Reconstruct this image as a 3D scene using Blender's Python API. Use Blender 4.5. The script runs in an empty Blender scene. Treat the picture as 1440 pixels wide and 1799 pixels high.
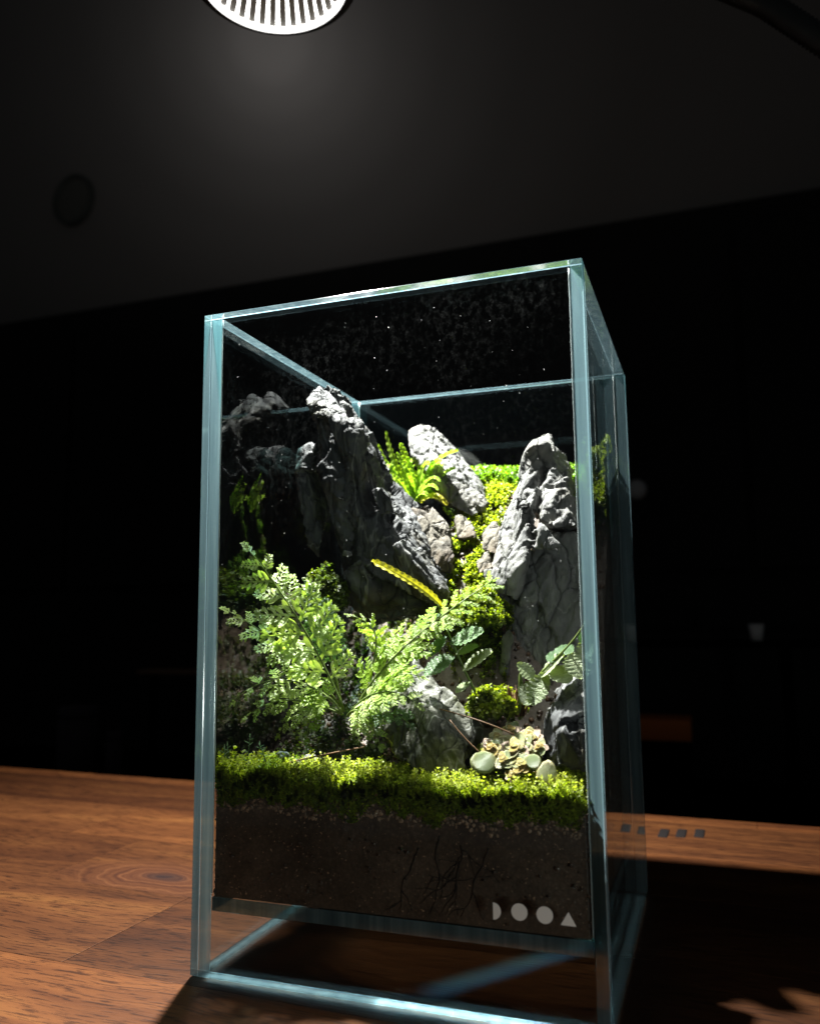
import bpy, bmesh, math, random
import numpy as np
from mathutils import Vector, Matrix, Euler
random.seed(7); RNG = np.random.default_rng(7)
S = bpy.context.scene
COL = S.collection
# ------------------------------------------------------------------ camera
CAM = Vector((0.1853009, -0.2740802, 0.1280128))
CROT = Euler((1.69975057, 0.01050613, 0.34631704), 'XYZ')
FPX, PW, PH = 1457.9, 1440.0, 1799.0
cd = bpy.data.cameras.new('camera'); co = bpy.data.objects.new('camera', cd); COL.objects.link(co)
co.location = CAM; co.rotation_euler = CROT
cd.sensor_fit = 'VERTICAL'; cd.sensor_height = 36.0; cd.lens = FPX / PH * 36.0
cd.clip_start = 0.01; cd.clip_end = 50
cd.dof.use_dof = True; cd.dof.focus_distance = 0.325; cd.dof.aperture_fstop = 11.0; cd.dof.aperture_blades = 0
S.camera = co
RM = CROT.to_matrix()
# ------------------------------------------------------------------ world and lamps
w = bpy.data.worlds.new('World'); S.world = w; w.use_nodes = True
bg = w.node_tree.nodes['Background']; bg.inputs[0].default_value = (0.9, 0.95, 1.0, 1); bg.inputs[1].default_value = 0.012
S.view_settings.view_transform = 'Standard'; S.view_settings.look = 'None'; S.view_settings.exposure = 0.0; S.view_settings.gamma = 1.0
S.cycles.transparent_max_bounces = 40; S.cycles.max_bounces = 10; S.cycles.use_denoising = True
S.cycles.caustics_reflective = False; S.cycles.caustics_refractive = False
LAMP = Vector((-0.0273, 0.1000, 0.4852)); LR = 0.0416
def light(name, kind, loc, energy, col=(1, 1, 1), **kw):
    l = bpy.data.lights.new(name, kind); l.energy = energy; l.color = col
    o = bpy.data.objects.new(name, l); COL.objects.link(o); o.location = loc
    for k, v in kw.items(): setattr(l, k, v)
    return o
def aim(o, t): o.rotation_euler = (Vector(t) - o.location).to_track_quat('-Z', 'Y').to_euler()
L = light('lamp_beam', 'SPOT', LAMP + Vector((0, 0, -0.012)), 62.0, (1.0, 0.97, 0.92), spot_size=math.radians(124), spot_blend=0.9, shadow_soft_size=0.007)
aim(L, L.location + Vector((0, 0, -1)))
L2 = light('added_wall_wash', 'SPOT', LAMP + Vector((0.0, 0.03, 0.06)), 3.3, (1.0, 0.92, 0.85), spot_size=math.radians(96), spot_blend=1.0, shadow_soft_size=0.02)  # unseen spot added behind the lamp to wash the wall
for ang_, en_ in ((7, 34), (12, 30), (18, 26), (26, 20), (38, 12), (56, 6)):  # added spots on the wall imitate lens glare round the lamp
    lg = light('added_wall_glow', 'SPOT', LAMP + Vector((0.0, 0.03, 0.055)), en_, (1.0, 0.99, 1.0), spot_size=math.radians(ang_), spot_blend=1.0, shadow_soft_size=0.02)
    aim(lg, (-1.40, 2.5, 2.50))
for nm, lc, sx, sy, e in (('added_edge_light_front', (.075, .0025, .012), .138, .003, .030), ('added_edge_light_front', (.108, .0025, .0115), .072, .003, .040), ('added_edge_light_right', (.1475, .075, .012), .003, .13, .002), ('added_edge_light_left', (.0025, .075, .012), .003, .13, .010)):
    light(nm, 'AREA', lc, e, (.85, 1.0, .97), shape='RECTANGLE', size=sx, size_y=sy, spread=math.radians(25))  # unseen lamps added inside the panes imitate light piped to the bottom edges
# unseen area lamps added in place of light guided by the glass
L7 = light('added_blue_streak', 'AREA', (0.112, 0.050, 0.0205), 0.016, (0.05, 0.42, 1.0), shape='RECTANGLE', size=0.085, size_y=0.003, spread=math.radians(45))  # added blue lamp under the plate draws a streak on the table
L7.rotation_euler = (0, 0, math.atan2(.105, .081))
L5 = light('added_pane_light', 'AREA', (0.075, 0.0026, 0.2485), 0.045, (1.0, .98, .92), shape='RECTANGLE', size=0.138, size_y=0.003, spread=math.radians(60))  # added lamp in the pane top brightens front moss and soil
L3 = light('added_fill', 'AREA', (0.50, -0.32, 0.045), 0.52, (0.95, 1.0, 0.96), shape='RECTANGLE', size=0.12, size_y=0.05)  # unseen fill lamp added low at front right to lift the soil face
aim(L3, (0.1, 0.0, 0.06))

# ------------------------------------------------------------------ helpers
def P(px, py, Y):
    """point of the place seen at photograph pixel px,py and at depth Y"""
    d = RM @ Vector(((px - PW/2)/FPX, -(py - PH/2)/FPX, -1.0))
    return CAM + d * ((Y - CAM.y) / d.y)
def clampv(v): return Vector((min(max(v.x, 0.0065), 0.1435), min(max(v.y, 0.0068), 0.1435), v.z))
def props(o, label=None, cat=None, group=None, kind=None):
    if label: o['label'] = label
    if cat: o['category'] = cat
    if group: o['group'] = group
    if kind: o['kind'] = kind
    return o
def empty(name, loc, label, cat, group=None):
    o = bpy.data.objects.new(name, None); COL.objects.link(o); o.location = loc; o.empty_display_size = 0.01
    return props(o, label, cat, group)
def link(name, me, parent=None, loc=None, mat=None):
    if mat is not None and len(me.materials) == 0: me.materials.append(mat)
    o = bpy.data.objects.new(name, me); COL.objects.link(o)
    if parent is not None: o.parent = parent
    if loc is not None: o.location = loc
    return o
def mesh(name, V, F, smooth=True, cols=None):
    me = bpy.data.meshes.new(name)
    V = np.asarray(V, dtype=np.float32)
    if isinstance(F, np.ndarray):
        n, k = F.shape
        me.vertices.add(len(V)); me.vertices.foreach_set('co', V.ravel())
        me.loops.add(n*k); me.loops.foreach_set('vertex_index', F.astype(np.int32).ravel())
        me.polygons.add(n); me.polygons.foreach_set('loop_start', np.arange(0, n*k, k, dtype=np.int32))
        me.update(calc_edges=True)
    else:
        me.from_pydata([tuple(v) for v in V.tolist()], [], F); me.update()
    me.validate()
    if smooth: me.polygons.foreach_set('use_smooth', np.ones(len(me.polygons), dtype=bool))
    if cols is not None:
        a = me.color_attributes.new('tint', 'FLOAT_COLOR', 'POINT')
        c = np.ones((len(V), 4), dtype=np.float32); c[:, :3] = cols
        a.data.foreach_set('color', c.ravel())
    return me
def bm_mesh(name, bm, smooth=False):
    me = bpy.data.meshes.new(name); bm.normal_update(); bm.to_mesh(me); bm.free()
    if smooth: me.polygons.foreach_set('use_smooth', np.ones(len(me.polygons), dtype=bool))
    return me
def box(bm, x0, x1, y0, y1, z0, z1, bev=0.0):
    r = bmesh.ops.create_cube(bm, size=1.0)
    for v in r['verts']:
        v.co = Vector((x0 + (v.co.x+.5)*(x1-x0), y0 + (v.co.y+.5)*(y1-y0), z0 + (v.co.z+.5)*(z1-z0)))
    if bev > 0:
        es = list({e for v in r['verts'] for e in v.link_edges})
        bmesh.ops.bevel(bm, geom=es, offset=bev, segments=2, affect='EDGES', profile=0.6)
def tube(pts, rads, seg=6):
    """vertices and faces of a tapering tube along pts"""
    pts = [Vector(p) for p in pts]; V = []; F = []
    n = len(pts); ref = Vector((0.31, -0.9, 0.29))
    for i, p in enumerate(pts):
        t = (pts[min(i+1, n-1)] - pts[max(i-1, 0)]).normalized()
        a = t.cross(ref).normalized(); b = t.cross(a)
        for k in range(seg):
            an = 2*math.pi*k/seg
            V.append(p + (a*math.cos(an) + b*math.sin(an))*rads[i])
    for i in range(n-1):
        for k in range(seg):
            F.append((i*seg+k, i*seg+(k+1) % seg, (i+1)*seg+(k+1) % seg, (i+1)*seg+k))
    F.append(tuple(range(seg-1, -1, -1))); F.append(tuple((n-1)*seg+k for k in range(seg)))
    return V, F
def tube_mesh(name, pts, rads, seg=6, org=None):
    V, F = tube(pts, rads, seg)
    if org is not None: V = [v - org for v in V]
    return mesh(name, [tuple(v) for v in V], F)
def lathe(name, prof, seg=64, smooth=True):
    V = []; F = []
    for r, z in prof:
        for k in range(seg):
            a = 2*math.pi*k/seg; V.append((r*math.cos(a), r*math.sin(a), z))
    for i in range(len(prof)-1):
        for k in range(seg):
            F.append((i*seg+k, i*seg+(k+1) % seg, (i+1)*seg+(k+1) % seg, (i+1)*seg+k))
    return mesh(name, V, F, smooth)
# numpy gradient noise
_perm = RNG.permutation(256); _perm = np.concatenate([_perm, _perm, _perm])
_g = RNG.normal(size=(256, 3)); _g /= np.linalg.norm(_g, axis=1)[:, None]
def noise(p):
    p = np.asarray(p); i = np.floor(p).astype(int); f = p - i; u = f*f*f*(f*(f*6-15)+10)
    i &= 255; out = np.zeros(len(p))
    for dx in (0, 1):
        for dy in (0, 1):
            for dz in (0, 1):
                h = _perm[_perm[_perm[(i[:, 0]+dx) & 255] + ((i[:, 1]+dy) & 255)] + ((i[:, 2]+dz) & 255)]
                d = np.einsum('ij,ij->i', _g[h], f - np.array([dx, dy, dz]))
                wx = u[:, 0] if dx else 1-u[:, 0]; wy = u[:, 1] if dy else 1-u[:, 1]; wz = u[:, 2] if dz else 1-u[:, 2]
                out += d*wx*wy*wz
    return out*1.6
def fbm(p, o=4):
    s = np.zeros(len(p)); a = 1.0
    for k in range(o): s += a*noise(p*2**k + 17.3*k); a *= .5
    return s
# ------------------------------------------------------------------ materials
def mat(name):
    m = bpy.data.materials.new(name); m.use_nodes = True
    nt = m.node_tree; nt.nodes.clear()
    out = nt.nodes.new('ShaderNodeOutputMaterial')
    def N(t, **kw):
        n = nt.nodes.new('ShaderNode'+t)
        for k, v in kw.items():
            if k.startswith('i_'):
                key = k[2:]
                key = int(key) if key.isdigit() else key.replace('_', ' ')
                n.inputs[key].default_value = v
            else: setattr(n, k, v)
        return n
    def Lk(a, b): nt.links.new(a, b)
    return m, nt, out, N, Lk
def ramp(N, stops, interp='LINEAR'):
    r = N('ValToRGB'); e = r.color_ramp.elements; r.color_ramp.interpolation = interp
    while len(e) < len(stops): e.new(0.5)
    for el, (p, c) in zip(e, stops):
        el.position = p; el.color = c if len(c) == 4 else (*c, 1)
    return r
def simple(name, col, rough=0.6, metal=0.0, emit=None, spec=0.5):
    m, nt, out, N, Lk = mat(name)
    b = N('BsdfPrincipled'); b.inputs['Base Color'].default_value = (*col, 1); b.inputs['Roughness'].default_value = rough
    b.inputs['Metallic'].default_value = metal; b.inputs['Specular IOR Level'].default_value = spec
    if emit: b.inputs['Emission Color'].default_value = (*emit[0], 1); b.inputs['Emission Strength'].default_value = emit[1]
    tc = N('TexCoord'); n = N('TexNoise', i_Scale=60.0, i_Detail=4.0); Lk(tc.outputs['Object'], n.inputs['Vector'])
    bp = N('Bump', i_Strength=0.15, i_Distance=0.0005); Lk(n.outputs['Fac'], bp.inputs['Height']); Lk(bp.outputs['Normal'], b.inputs['Normal'])
    Lk(b.outputs[0], out.inputs[0]); return m

def make_glass():
    m, nt, out, N, Lk = mat('pane_glass')
    geo = N('NewGeometry')
    mr = N('MapRange', i_1=0.0, i_2=1.0, i_3=1.5, i_4=1/1.5); Lk(geo.outputs['Backfacing'], mr.inputs[0])
    fr = N('Fresnel'); Lk(mr.outputs[0], fr.inputs['IOR'])
    tr = N('BsdfTransparent', i_Color=(0.955, 0.98, 0.975, 1)); gl = N('BsdfGlossy', i_Roughness=0.0, i_Color=(0.95, 0.97, 0.97, 1))
    mx = N('MixShader'); Lk(fr.outputs[0], mx.inputs[0]); Lk(tr.outputs[0], mx.inputs[1]); Lk(gl.outputs[0], mx.inputs[2])
    # dried water marks and fine smears
    tc = N('TexCoord')
    mp = N('Mapping'); mp.inputs['Scale'].default_value = (1, 1, .75); Lk(tc.outputs['Object'], mp.inputs[0])
    n1 = N('TexNoise', i_Scale=420.0, i_Detail=6.0, i_Roughness=0.65); Lk(mp.outputs[0], n1.inputs['Vector'])
    r1 = ramp(N, [(0.5, (0, 0, 0)), (0.8, (1, 1, 1))]); Lk(n1.outputs['Fac'], r1.inputs[0])
    n2 = N('TexNoise', i_Scale=22.0, i_Detail=2.0); Lk(tc.outputs['Object'], n2.inputs['Vector'])
    r2 = ramp(N, [(0.42, (0, 0, 0)), (0.7, (1, 1, 1))]); Lk(n2.outputs['Fac'], r2.inputs[0])
    v = N('TexVoronoi', i_Scale=420.0); Lk(tc.outputs['Object'], v.inputs['Vector'])
    r3 = ramp(N, [(0.0, (0, 0, 0)), (0.30, (0, 0, 0)), (0.38, (1, 1, 1)), (0.46, (0, 0, 0))]); Lk(v.outputs['Distance'], r3.inputs[0])
    a = N('Math', operation='MULTIPLY'); Lk(r1.outputs[0], a.inputs[0]); Lk(r2.outputs[0], a.inputs[1])
    b2 = N('Math', operation='MULTIPLY'); Lk(r3.outputs[0], b2.inputs[0]); Lk(a.outputs[0], b2.inputs[1])
    c = N('Math', operation='MULTIPLY_ADD', i_1=0.007, i_2=0.0); Lk(a.outputs[0], c.inputs[0])
    d = N('Math', operation='MULTIPLY_ADD', i_1=0.02); Lk(b2.outputs[0], d.inputs[0]); Lk(c.outputs[0], d.inputs[2])
    di = N('BsdfDiffuse', i_Color=(.8, .85, .85, 1)); tl = N('BsdfTranslucent', i_Color=(.8, .85, .85, 1))
    dm = N('MixShader', i_0=0.5); Lk(di.outputs[0], dm.inputs[1]); Lk(tl.outputs[0], dm.inputs[2])
    f = N('MixShader'); Lk(d.outputs[0], f.inputs[0]); Lk(mx.outputs[0], f.inputs[1]); Lk(dm.outputs[0], f.inputs[2])
    Lk(f.outputs[0], out.inputs[0]); return m
def make_edge(clear=0.35):
    m, nt, out, N, Lk = mat('ground_glass_edge')
    tc = N('TexCoord'); mp = N('Mapping'); mp.inputs['Scale'].default_value = (380, 380, 12); Lk(tc.outputs['Object'], mp.inputs[0])
    n = N('TexNoise', i_Scale=1.0, i_Detail=3.0); Lk(mp.outputs[0], n.inputs['Vector'])
    r = ramp(N, [(0.28, (0.15, .25, .30)), (0.5, (.23, .37, .43)), (0.72, (.38, .55, .60))]); Lk(n.outputs['Fac'], r.inputs[0])
    tl = N('BsdfTranslucent'); di = N('BsdfDiffuse'); Lk(r.outputs[0], tl.inputs[0]); Lk(r.outputs[0], di.inputs[0])
    a = N('MixShader', i_0=0.4); Lk(tl.outputs[0], a.inputs[1]); Lk(di.outputs[0], a.inputs[2])
    tr = N('BsdfTransparent', i_Color=(.5, .78, .78, 1)); b = N('MixShader', i_0=clear); Lk(a.outputs[0], b.inputs[1]); Lk(tr.outputs[0], b.inputs[2])
    gl = N('BsdfGlossy', i_Roughness=0.12); lw = N('LayerWeight', i_Blend=0.35)
    mr = N('MapRange', i_3=0.12, i_4=0.75); Lk(lw.outputs['Fresnel'], mr.inputs[0])
    c = N('MixShader'); Lk(mr.outputs[0], c.inputs[0]); Lk(b.outputs[0], c.inputs[1]); Lk(gl.outputs[0], c.inputs[2])
    Lk(c.outputs[0], out.inputs[0]); return m
def make_rock(name, dark, lite, stain, stain_amt=0.35, vein=1.0):
    m, nt, out, N, Lk = mat(name)
    tc = N('TexCoord')
    mp = N('Mapping'); mp.inputs['Rotation'].default_value = (0.3, 0.6, 0.2); mp.inputs['Scale'].default_value = (1, 1, .35); Lk(tc.outputs['Object'], mp.inputs[0])
    n1 = N('TexNoise', i_Scale=90.0, i_Detail=9.0, i_Roughness=0.62); Lk(mp.outputs[0], n1.inputs['Vector'])
    r1 = ramp(N, [(0.32, dark), (0.68, lite)]); Lk(n1.outputs['Fac'], r1.inputs[0])
    n2 = N('TexNoise', i_Scale=34.0, i_Detail=5.0, i_Roughness=0.6); Lk(tc.outputs['Object'], n2.inputs['Vector'])
    r2 = ramp(N, [(0.52, (0, 0, 0)), (0.66, (stain_amt,)*3)]); Lk(n2.outputs['Fac'], r2.inputs[0])
    mx = N('Mix', data_type='RGBA'); Lk(r2.outputs[0], mx.inputs[0]); Lk(r1.outputs[0], mx.inputs[6]); mx.inputs[7].default_value = (*stain, 1)
    # thin pale veins
    n3 = N('TexNoise', i_Scale=26.0, i_Detail=4.0, i_Distortion=1.2); Lk(mp.outputs[0], n3.inputs['Vector'])
    r3 = ramp(N, [(0.485, (0, 0, 0)), (0.5, (0.5*vein,)*3), (0.515, (0, 0, 0))]); Lk(n3.outputs['Fac'], r3.inputs[0])
    mv = N('Mix', data_type='RGBA'); Lk(r3.outputs[0], mv.inputs[0]); Lk(mx.outputs[2], mv.inputs[6]); mv.inputs[7].default_value = (.42, .42, .4, 1)
    vk = N('TexVoronoi', i_Scale=75.0, feature='DISTANCE_TO_EDGE'); wp = N('TexNoise', i_Scale=55.0, i_Detail=4.0); Lk(tc.outputs['Object'], wp.inputs['Vector'])
    wsc = N('VectorMath', operation='SCALE'); Lk(wp.outputs['Color'], wsc.inputs[0]); wsc.inputs['Scale'].default_value = 0.012
    mp2 = N('Mapping'); mp2.inputs['Rotation'].default_value = (0.1, 0.45, 0.3); mp2.inputs['Scale'].default_value = (1.4, 1, .42); Lk(tc.outputs['Object'], mp2.inputs[0])
    wad = N('VectorMath', operation='ADD'); Lk(mp2.outputs[0], wad.inputs[0]); Lk(wsc.outputs[0], wad.inputs[1]); Lk(wad.outputs[0], vk.inputs['Vector'])
    rk_ = ramp(N, [(0.0, (.25, .25, .26)), (0.035, (.8, .8, .8)), (0.09, (1, 1, 1))]); Lk(vk.outputs['Distance'], rk_.inputs[0])
    mk_ = N('Mix', data_type='RGBA', blend_type='MULTIPLY', i_0=0.5); Lk(mv.outputs[2], mk_.inputs[6]); Lk(rk_.outputs[0], mk_.inputs[7])
    b = N('BsdfPrincipled', i_Roughness=0.72); b.inputs['Specular IOR Level'].default_value = 0.35
    Lk(mk_.outputs[2], b.inputs['Base Color'])
    n4 = N('TexNoise', i_Scale=520.0, i_Detail=6.0, i_Roughness=0.7); Lk(mp.outputs[0], n4.inputs['Vector'])
    bp = N('Bump', i_Strength=1.0, i_Distance=0.0012); bp2 = N('Bump', i_Strength=0.9, i_Distance=0.0014); Lk(rk_.outputs[0], bp2.inputs['Height']); Lk(n4.outputs['Fac'], bp.inputs['Height']); Lk(bp2.outputs['Normal'], bp.inputs['Normal']); Lk(bp.outputs['Normal'], b.inputs['Normal'])
    Lk(b.outputs[0], out.inputs[0]); return m
def make_leaf(name, c0, c1, back, trans=0.45, rough=0.38, scale=260.0, use_tint=False):
    m, nt, out, N, Lk = mat(name)
    tc = N('TexCoord'); oi = N('ObjectInfo')
    n = N('TexNoise', i_Scale=3.0 if 'ros' not in name else 6.0, i_Detail=5.0); Lk(tc.outputs['Object'], n.inputs['Vector'])
    ad = N('Math', operation='MULTIPLY_ADD', i_1=0.45); Lk(oi.outputs['Random'], ad.inputs[0]); 
    sc = N('Math', operation='MULTIPLY_ADD', i_1=0.9, i_2=-0.2); Lk(n.outputs['Fac'], sc.inputs[0]); Lk(sc.outputs[0], ad.inputs[2])
    r = ramp(N, [(0.1, c0), (0.8, c1)]); Lk(ad.outputs[0], r.inputs[0])
    col = r.outputs[0]
    if use_tint:
        at = N('Attribute', attribute_name='tint'); mu = N('Mix', data_type='RGBA', blend_type='MULTIPLY', i_0=1.0)
        Lk(r.outputs[0], mu.inputs[6]); Lk(at.outputs['Color'], mu.inputs[7]); col = mu.outputs[2]
    b = N('BsdfPrincipled', i_Roughness=rough); Lk(col, b.inputs['Base Color']); b.inputs['Specular IOR Level'].default_value = 0.5
    tl = N('BsdfTranslucent'); mb = N('Mix', data_type='RGBA', blend_type='MULTIPLY', i_0=1.0); Lk(col, mb.inputs[6]); mb.inputs[7].default_value = (*back, 1)
    Lk(mb.outputs[2], tl.inputs[0])
    mx = N('MixShader', i_0=trans); Lk(b.outputs[0], mx.inputs[1]); Lk(tl.outputs[0], mx.inputs[2])
    n2 = N('TexNoise', i_Scale=22.0, i_Detail=3.0); Lk(tc.outputs['Object'], n2.inputs['Vector'])
    bp = N('Bump', i_Strength=0.35, i_Distance=0.02); Lk(n2.outputs['Fac'], bp.inputs['Height']); Lk(bp.outputs['Normal'], b.inputs['Normal'])
    Lk(mx.outputs[0], out.inputs[0]); return m
def make_soil():
    m, nt, out, N, Lk = mat('wet_aqua_soil')
    tc = N('TexCoord')
    n = N('TexNoise', i_Scale=45.0, i_Detail=8.0, i_Roughness=0.7); Lk(tc.outputs['Object'], n.inputs['Vector'])
    r = ramp(N, [(0.3, (.050, .032, .021)), (0.55, (.105, .072, .050)), (0.75, (.17, .122, .088))]); Lk(n.outputs['Fac'], r.inputs[0])
    v = N('TexVoronoi', i_Scale=900.0); Lk(tc.outputs['Object'], v.inputs['Vector'])
    vr = ramp(N, [(0.0, (1, 1, 1)), (0.7, (.45, .42, .4))]); Lk(v.outputs['Distance'], vr.inputs[0])
    mu = N('Mix', data_type='RGBA', blend_type='MULTIPLY', i_0=0.7); Lk(r.outputs[0], mu.inputs[6]); Lk(vr.outputs[0], mu.inputs[7])
    b = N('BsdfPrincipled', i_Roughness=0.55); Lk(mu.outputs[2], b.inputs['Base Color'])
    bp = N('Bump', i_Strength=0.2, i_Distance=0.0004, invert=True); Lk(v.outputs['Distance'], bp.inputs['Height']); Lk(bp.outputs['Normal'], b.inputs['Normal'])
    Lk(b.outputs[0], out.inputs[0]); return m
def make_grain():
    m, nt, out, N, Lk = mat('soil_grain')
    at = N('Attribute', attribute_name='tint')
    tc = N('TexCoord'); n = N('TexNoise', i_Scale=700.0, i_Detail=4.0); Lk(tc.outputs['Object'], n.inputs['Vector'])
    r = ramp(N, [(0.3, (.6, .6, .6)), (0.7, (1.15, 1.1, 1.05))]); Lk(n.outputs['Fac'], r.inputs[0])
    mu = N('Mix', data_type='RGBA', blend_type='MULTIPLY', i_0=1.0); Lk(at.outputs['Color'], mu.inputs[6]); Lk(r.outputs[0], mu.inputs[7])
    b = N('BsdfPrincipled', i_Roughness=0.5); Lk(mu.outputs[2], b.inputs['Base Color'])
    bp = N('Bump', i_Strength=0.7, i_Distance=0.0003); Lk(n.outputs['Fac'], bp.inputs['Height']); Lk(bp.outputs['Normal'], b.inputs['Normal'])
    Lk(b.outputs[0], out.inputs[0]); return m
def make_wood(knot=None):
    m, nt, out, N, Lk = mat('acacia_wood')
    tc = N('TexCoord'); oi = N('ObjectInfo')
    off = N('Vector' 'Math', operation='SCALE'); cmb = N('CombineXYZ')
    Lk(oi.outputs['Random'], cmb.inputs[0]); Lk(oi.outputs['Random'], cmb.inputs[1]); Lk(oi.outputs['Random'], cmb.inputs[2])
    Lk(cmb.outputs[0], off.inputs[0]); off.inputs['Scale'].default_value = 7.3
    ad = N('VectorMath', operation='ADD'); Lk(tc.outputs['Object'], ad.inputs[0]); Lk(off.outputs[0], ad.inputs[1])
    # slow warp so the grain wanders
    wn = N('TexNoise', i_Scale=7.0, i_Detail=2.0); Lk(ad.outputs[0], wn.inputs['Vector'])
    ws = N('VectorMath', operation='SCALE'); Lk(wn.outputs['Color'], ws.inputs[0]); ws.inputs['Scale'].default_value = 0.028
    wa = N('VectorMath', operation='ADD'); Lk(ad.outputs[0], wa.inputs[0]); Lk(ws.outputs[0], wa.inputs[1])
    m1 = N('Mapping'); m1.inputs['Scale'].default_value = (4, 50, 40); Lk(wa.outputs[0], m1.inputs[0])
    n1 = N('TexNoise', i_Scale=1.0, i_Detail=7.0, i_Roughness=0.6, i_Distortion=0.8); Lk(m1.outputs[0], n1.inputs['Vector'])
    r1 = ramp(N, [(0.25, (.028, .009, .003)), (0.43, (.052, .018, .0055)), (0.58, (.080, .030, .009)), (0.78, (.132, .058, .016))]); Lk(n1.outputs['Fac'], r1.inputs[0])
    m2 = N('Mapping'); m2.inputs['Scale'].default_value = (95, 1000, 200); Lk(wa.outputs[0], m2.inputs[0])
    n2 = N('TexNoise', i_Scale=1.0, i_Detail=3.0, i_Roughness=0.6); Lk(m2.outputs[0], n2.inputs['Vector'])
    r2 = ramp(N, [(0.39, (.22, .18, .16)), (0.47, (1, 1, 1))]); Lk(n2.outputs['Fac'], r2.inputs[0])
    mu = N('Mix', data_type='RGBA', blend_type='MULTIPLY', i_0=0.85); Lk(r1.outputs[0], mu.inputs[6]); Lk(r2.outputs[0], mu.inputs[7])
    mk = mu
    if knot:    # a dark eye with the grain flowing round it
        sb = N('VectorMath', operation='SUBTRACT'); Lk(tc.outputs['Object'], sb.inputs[0]); sb.inputs[1].default_value = (*knot, 0)
        wk = N('VectorMath', operation='ADD'); w2 = N('VectorMath', operation='SCALE'); Lk(wn.outputs['Color'], w2.inputs[0]); w2.inputs['Scale'].default_value = 0.03; wn2 = N('TexNoise', i_Scale=38.0, i_Detail=3.0); Lk(tc.outputs['Object'], wn2.inputs['Vector']); w3 = N('VectorMath', operation='SCALE'); Lk(wn2.outputs['Color'], w3.inputs[0]); w3.inputs['Scale'].default_value = 0.016; w4 = N('VectorMath', operation='ADD'); Lk(w2.outputs[0], w4.inputs[0]); Lk(w3.outputs[0], w4.inputs[1]); w5 = N('VectorMath', operation='SUBTRACT'); Lk(w4.outputs[0], w5.inputs[0]); w5.inputs[1].default_value = (.023, .023, 0); Lk(sb.outputs[0], wk.inputs[0]); Lk(w5.outputs[0], wk.inputs[1])
        sk_ = N('VectorMath', operation='MULTIPLY'); Lk(wk.outputs[0], sk_.inputs[0]); sk_.inputs[1].default_value = (1.0, 2.0, 0)
        ln = N('VectorMath', operation='LENGTH'); Lk(sk_.outputs[0], ln.inputs[0])
        cx = N('CombineXYZ'); ml = N('Math', operation='MULTIPLY', i_1=260.0); Lk(ln.outputs['Value'], ml.inputs[0]); Lk(ml.outputs[0], cx.inputs[0])
        nk = N('TexNoise', i_Scale=1.0, i_Detail=4.0); Lk(cx.outputs[0], nk.inputs['Vector'])
        rk = ramp(N, [(0.35, (.030, .010, .006)), (0.5, (.065, .024, .010)), (0.68, (.120, .050, .020))]); Lk(nk.outputs['Fac'], rk.inputs[0])
        rc = ramp(N, [(0.0, (1, 1, 1)), (0.018, (1, 1, 1)), (0.062, (0, 0, 0))]); Lk(ln.outputs['Value'], rc.inputs[0])
        m5 = N('Mix', data_type='RGBA'); Lk(rc.outputs[0], m5.inputs[0]); Lk(mu.outputs[2], m5.inputs[6]); Lk(rk.outputs[0], m5.inputs[7])
        rd = ramp(N, [(0.0, (1, 1, 1)), (0.005, (.9, .9, .9)), (0.016, (0, 0, 0))]); Lk(ln.outputs['Value'], rd.inputs[0])
        mk = N('Mix', data_type='RGBA'); Lk(rd.outputs[0], mk.inputs[0]); Lk(m5.outputs[2], mk.inputs[6]); mk.inputs[7].default_value = (.018, .010, .010, 1)
    # board to board tone
    tr = ramp(N, [(0, (.48, .42, .40)), (0.5, (.88, .86, .84)), (1, (1.25, 1.15, 1.05))]); Lk(oi.outputs['Random'], tr.inputs[0])
    mt = N('Mix', data_type='RGBA', blend_type='MULTIPLY', i_0=1.0); Lk(mk.outputs[2], mt.inputs[6]); Lk(tr.outputs[0], mt.inputs[7])
    b = N('BsdfPrincipled', i_Roughness=0.40); Lk(mt.outputs[2], b.inputs['Base Color']); b.inputs['Specular IOR Level'].default_value = 0.35
    bp = N('Bump', i_Strength=0.5, i_Distance=0.0004); Lk(n2.outputs['Fac'], bp.inputs['Height']); Lk(bp.outputs['Normal'], b.inputs['Normal'])
    Lk(b.outputs[0], out.inputs[0]); return m

M_glass = make_glass(); M_edge = make_edge(); M_edge_top = make_edge(.68); M_soil = make_soil(); M_grain = make_grain(); M_wood = make_wood()
M_rock = make_rock('dark_slate_rock', (.013, .0145, .017), (.115, .119, .123), (.085, .068, .030), 0.6, 1.0)
M_rock2 = make_rock('pale_grey_rock', (.045, .046, .047), (.30, .298, .288), (.17, .145, .09), 0.35, 0.6)
M_rock3 = make_rock('veined_olive_rock', (.035, .036, .028), (.12, .122, .095), (.14, .15, .045), 0.9, 1.6)
M_stone = make_rock('brown_grey_stone', (.055, .045, .036), (.17, .15, .115), (.13, .08, .035), 0.5, 0.3)
M_fern = make_leaf('pale_fern_leaf', (.28, .42, .07), (.48, .60, .19), (1.0, 1.1, .35), 0.45, 0.30)
M_fernpale = make_leaf('palest_fern_leaf', (.30, .45, .09), (.54, .68, .22), (1.0, 1.05, .4), 0.42, 0.28)
M_fern2 = make_leaf('yellow_green_fern_leaf', (.24, .40, .03), (.40, .56, .06), (1.0, 1.1, .4), 0.5, 0.35)
M_fern3 = make_leaf('dark_fern_leaf', (.04, .10, .03), (.10, .19, .06), (1.0, 1.2, .5), 0.35, 0.4)
M_sage = make_leaf('sage_leaf', (.20, .26, .12), (.36, .42, .23), (1.0, 1.1, .4), 0.35, 0.42)
M_gold = make_leaf('golden_leaf', (.34, .30, .02), (.50, .47, .04), (1.0, 1.0, .4), 0.5, 0.4)
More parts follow.
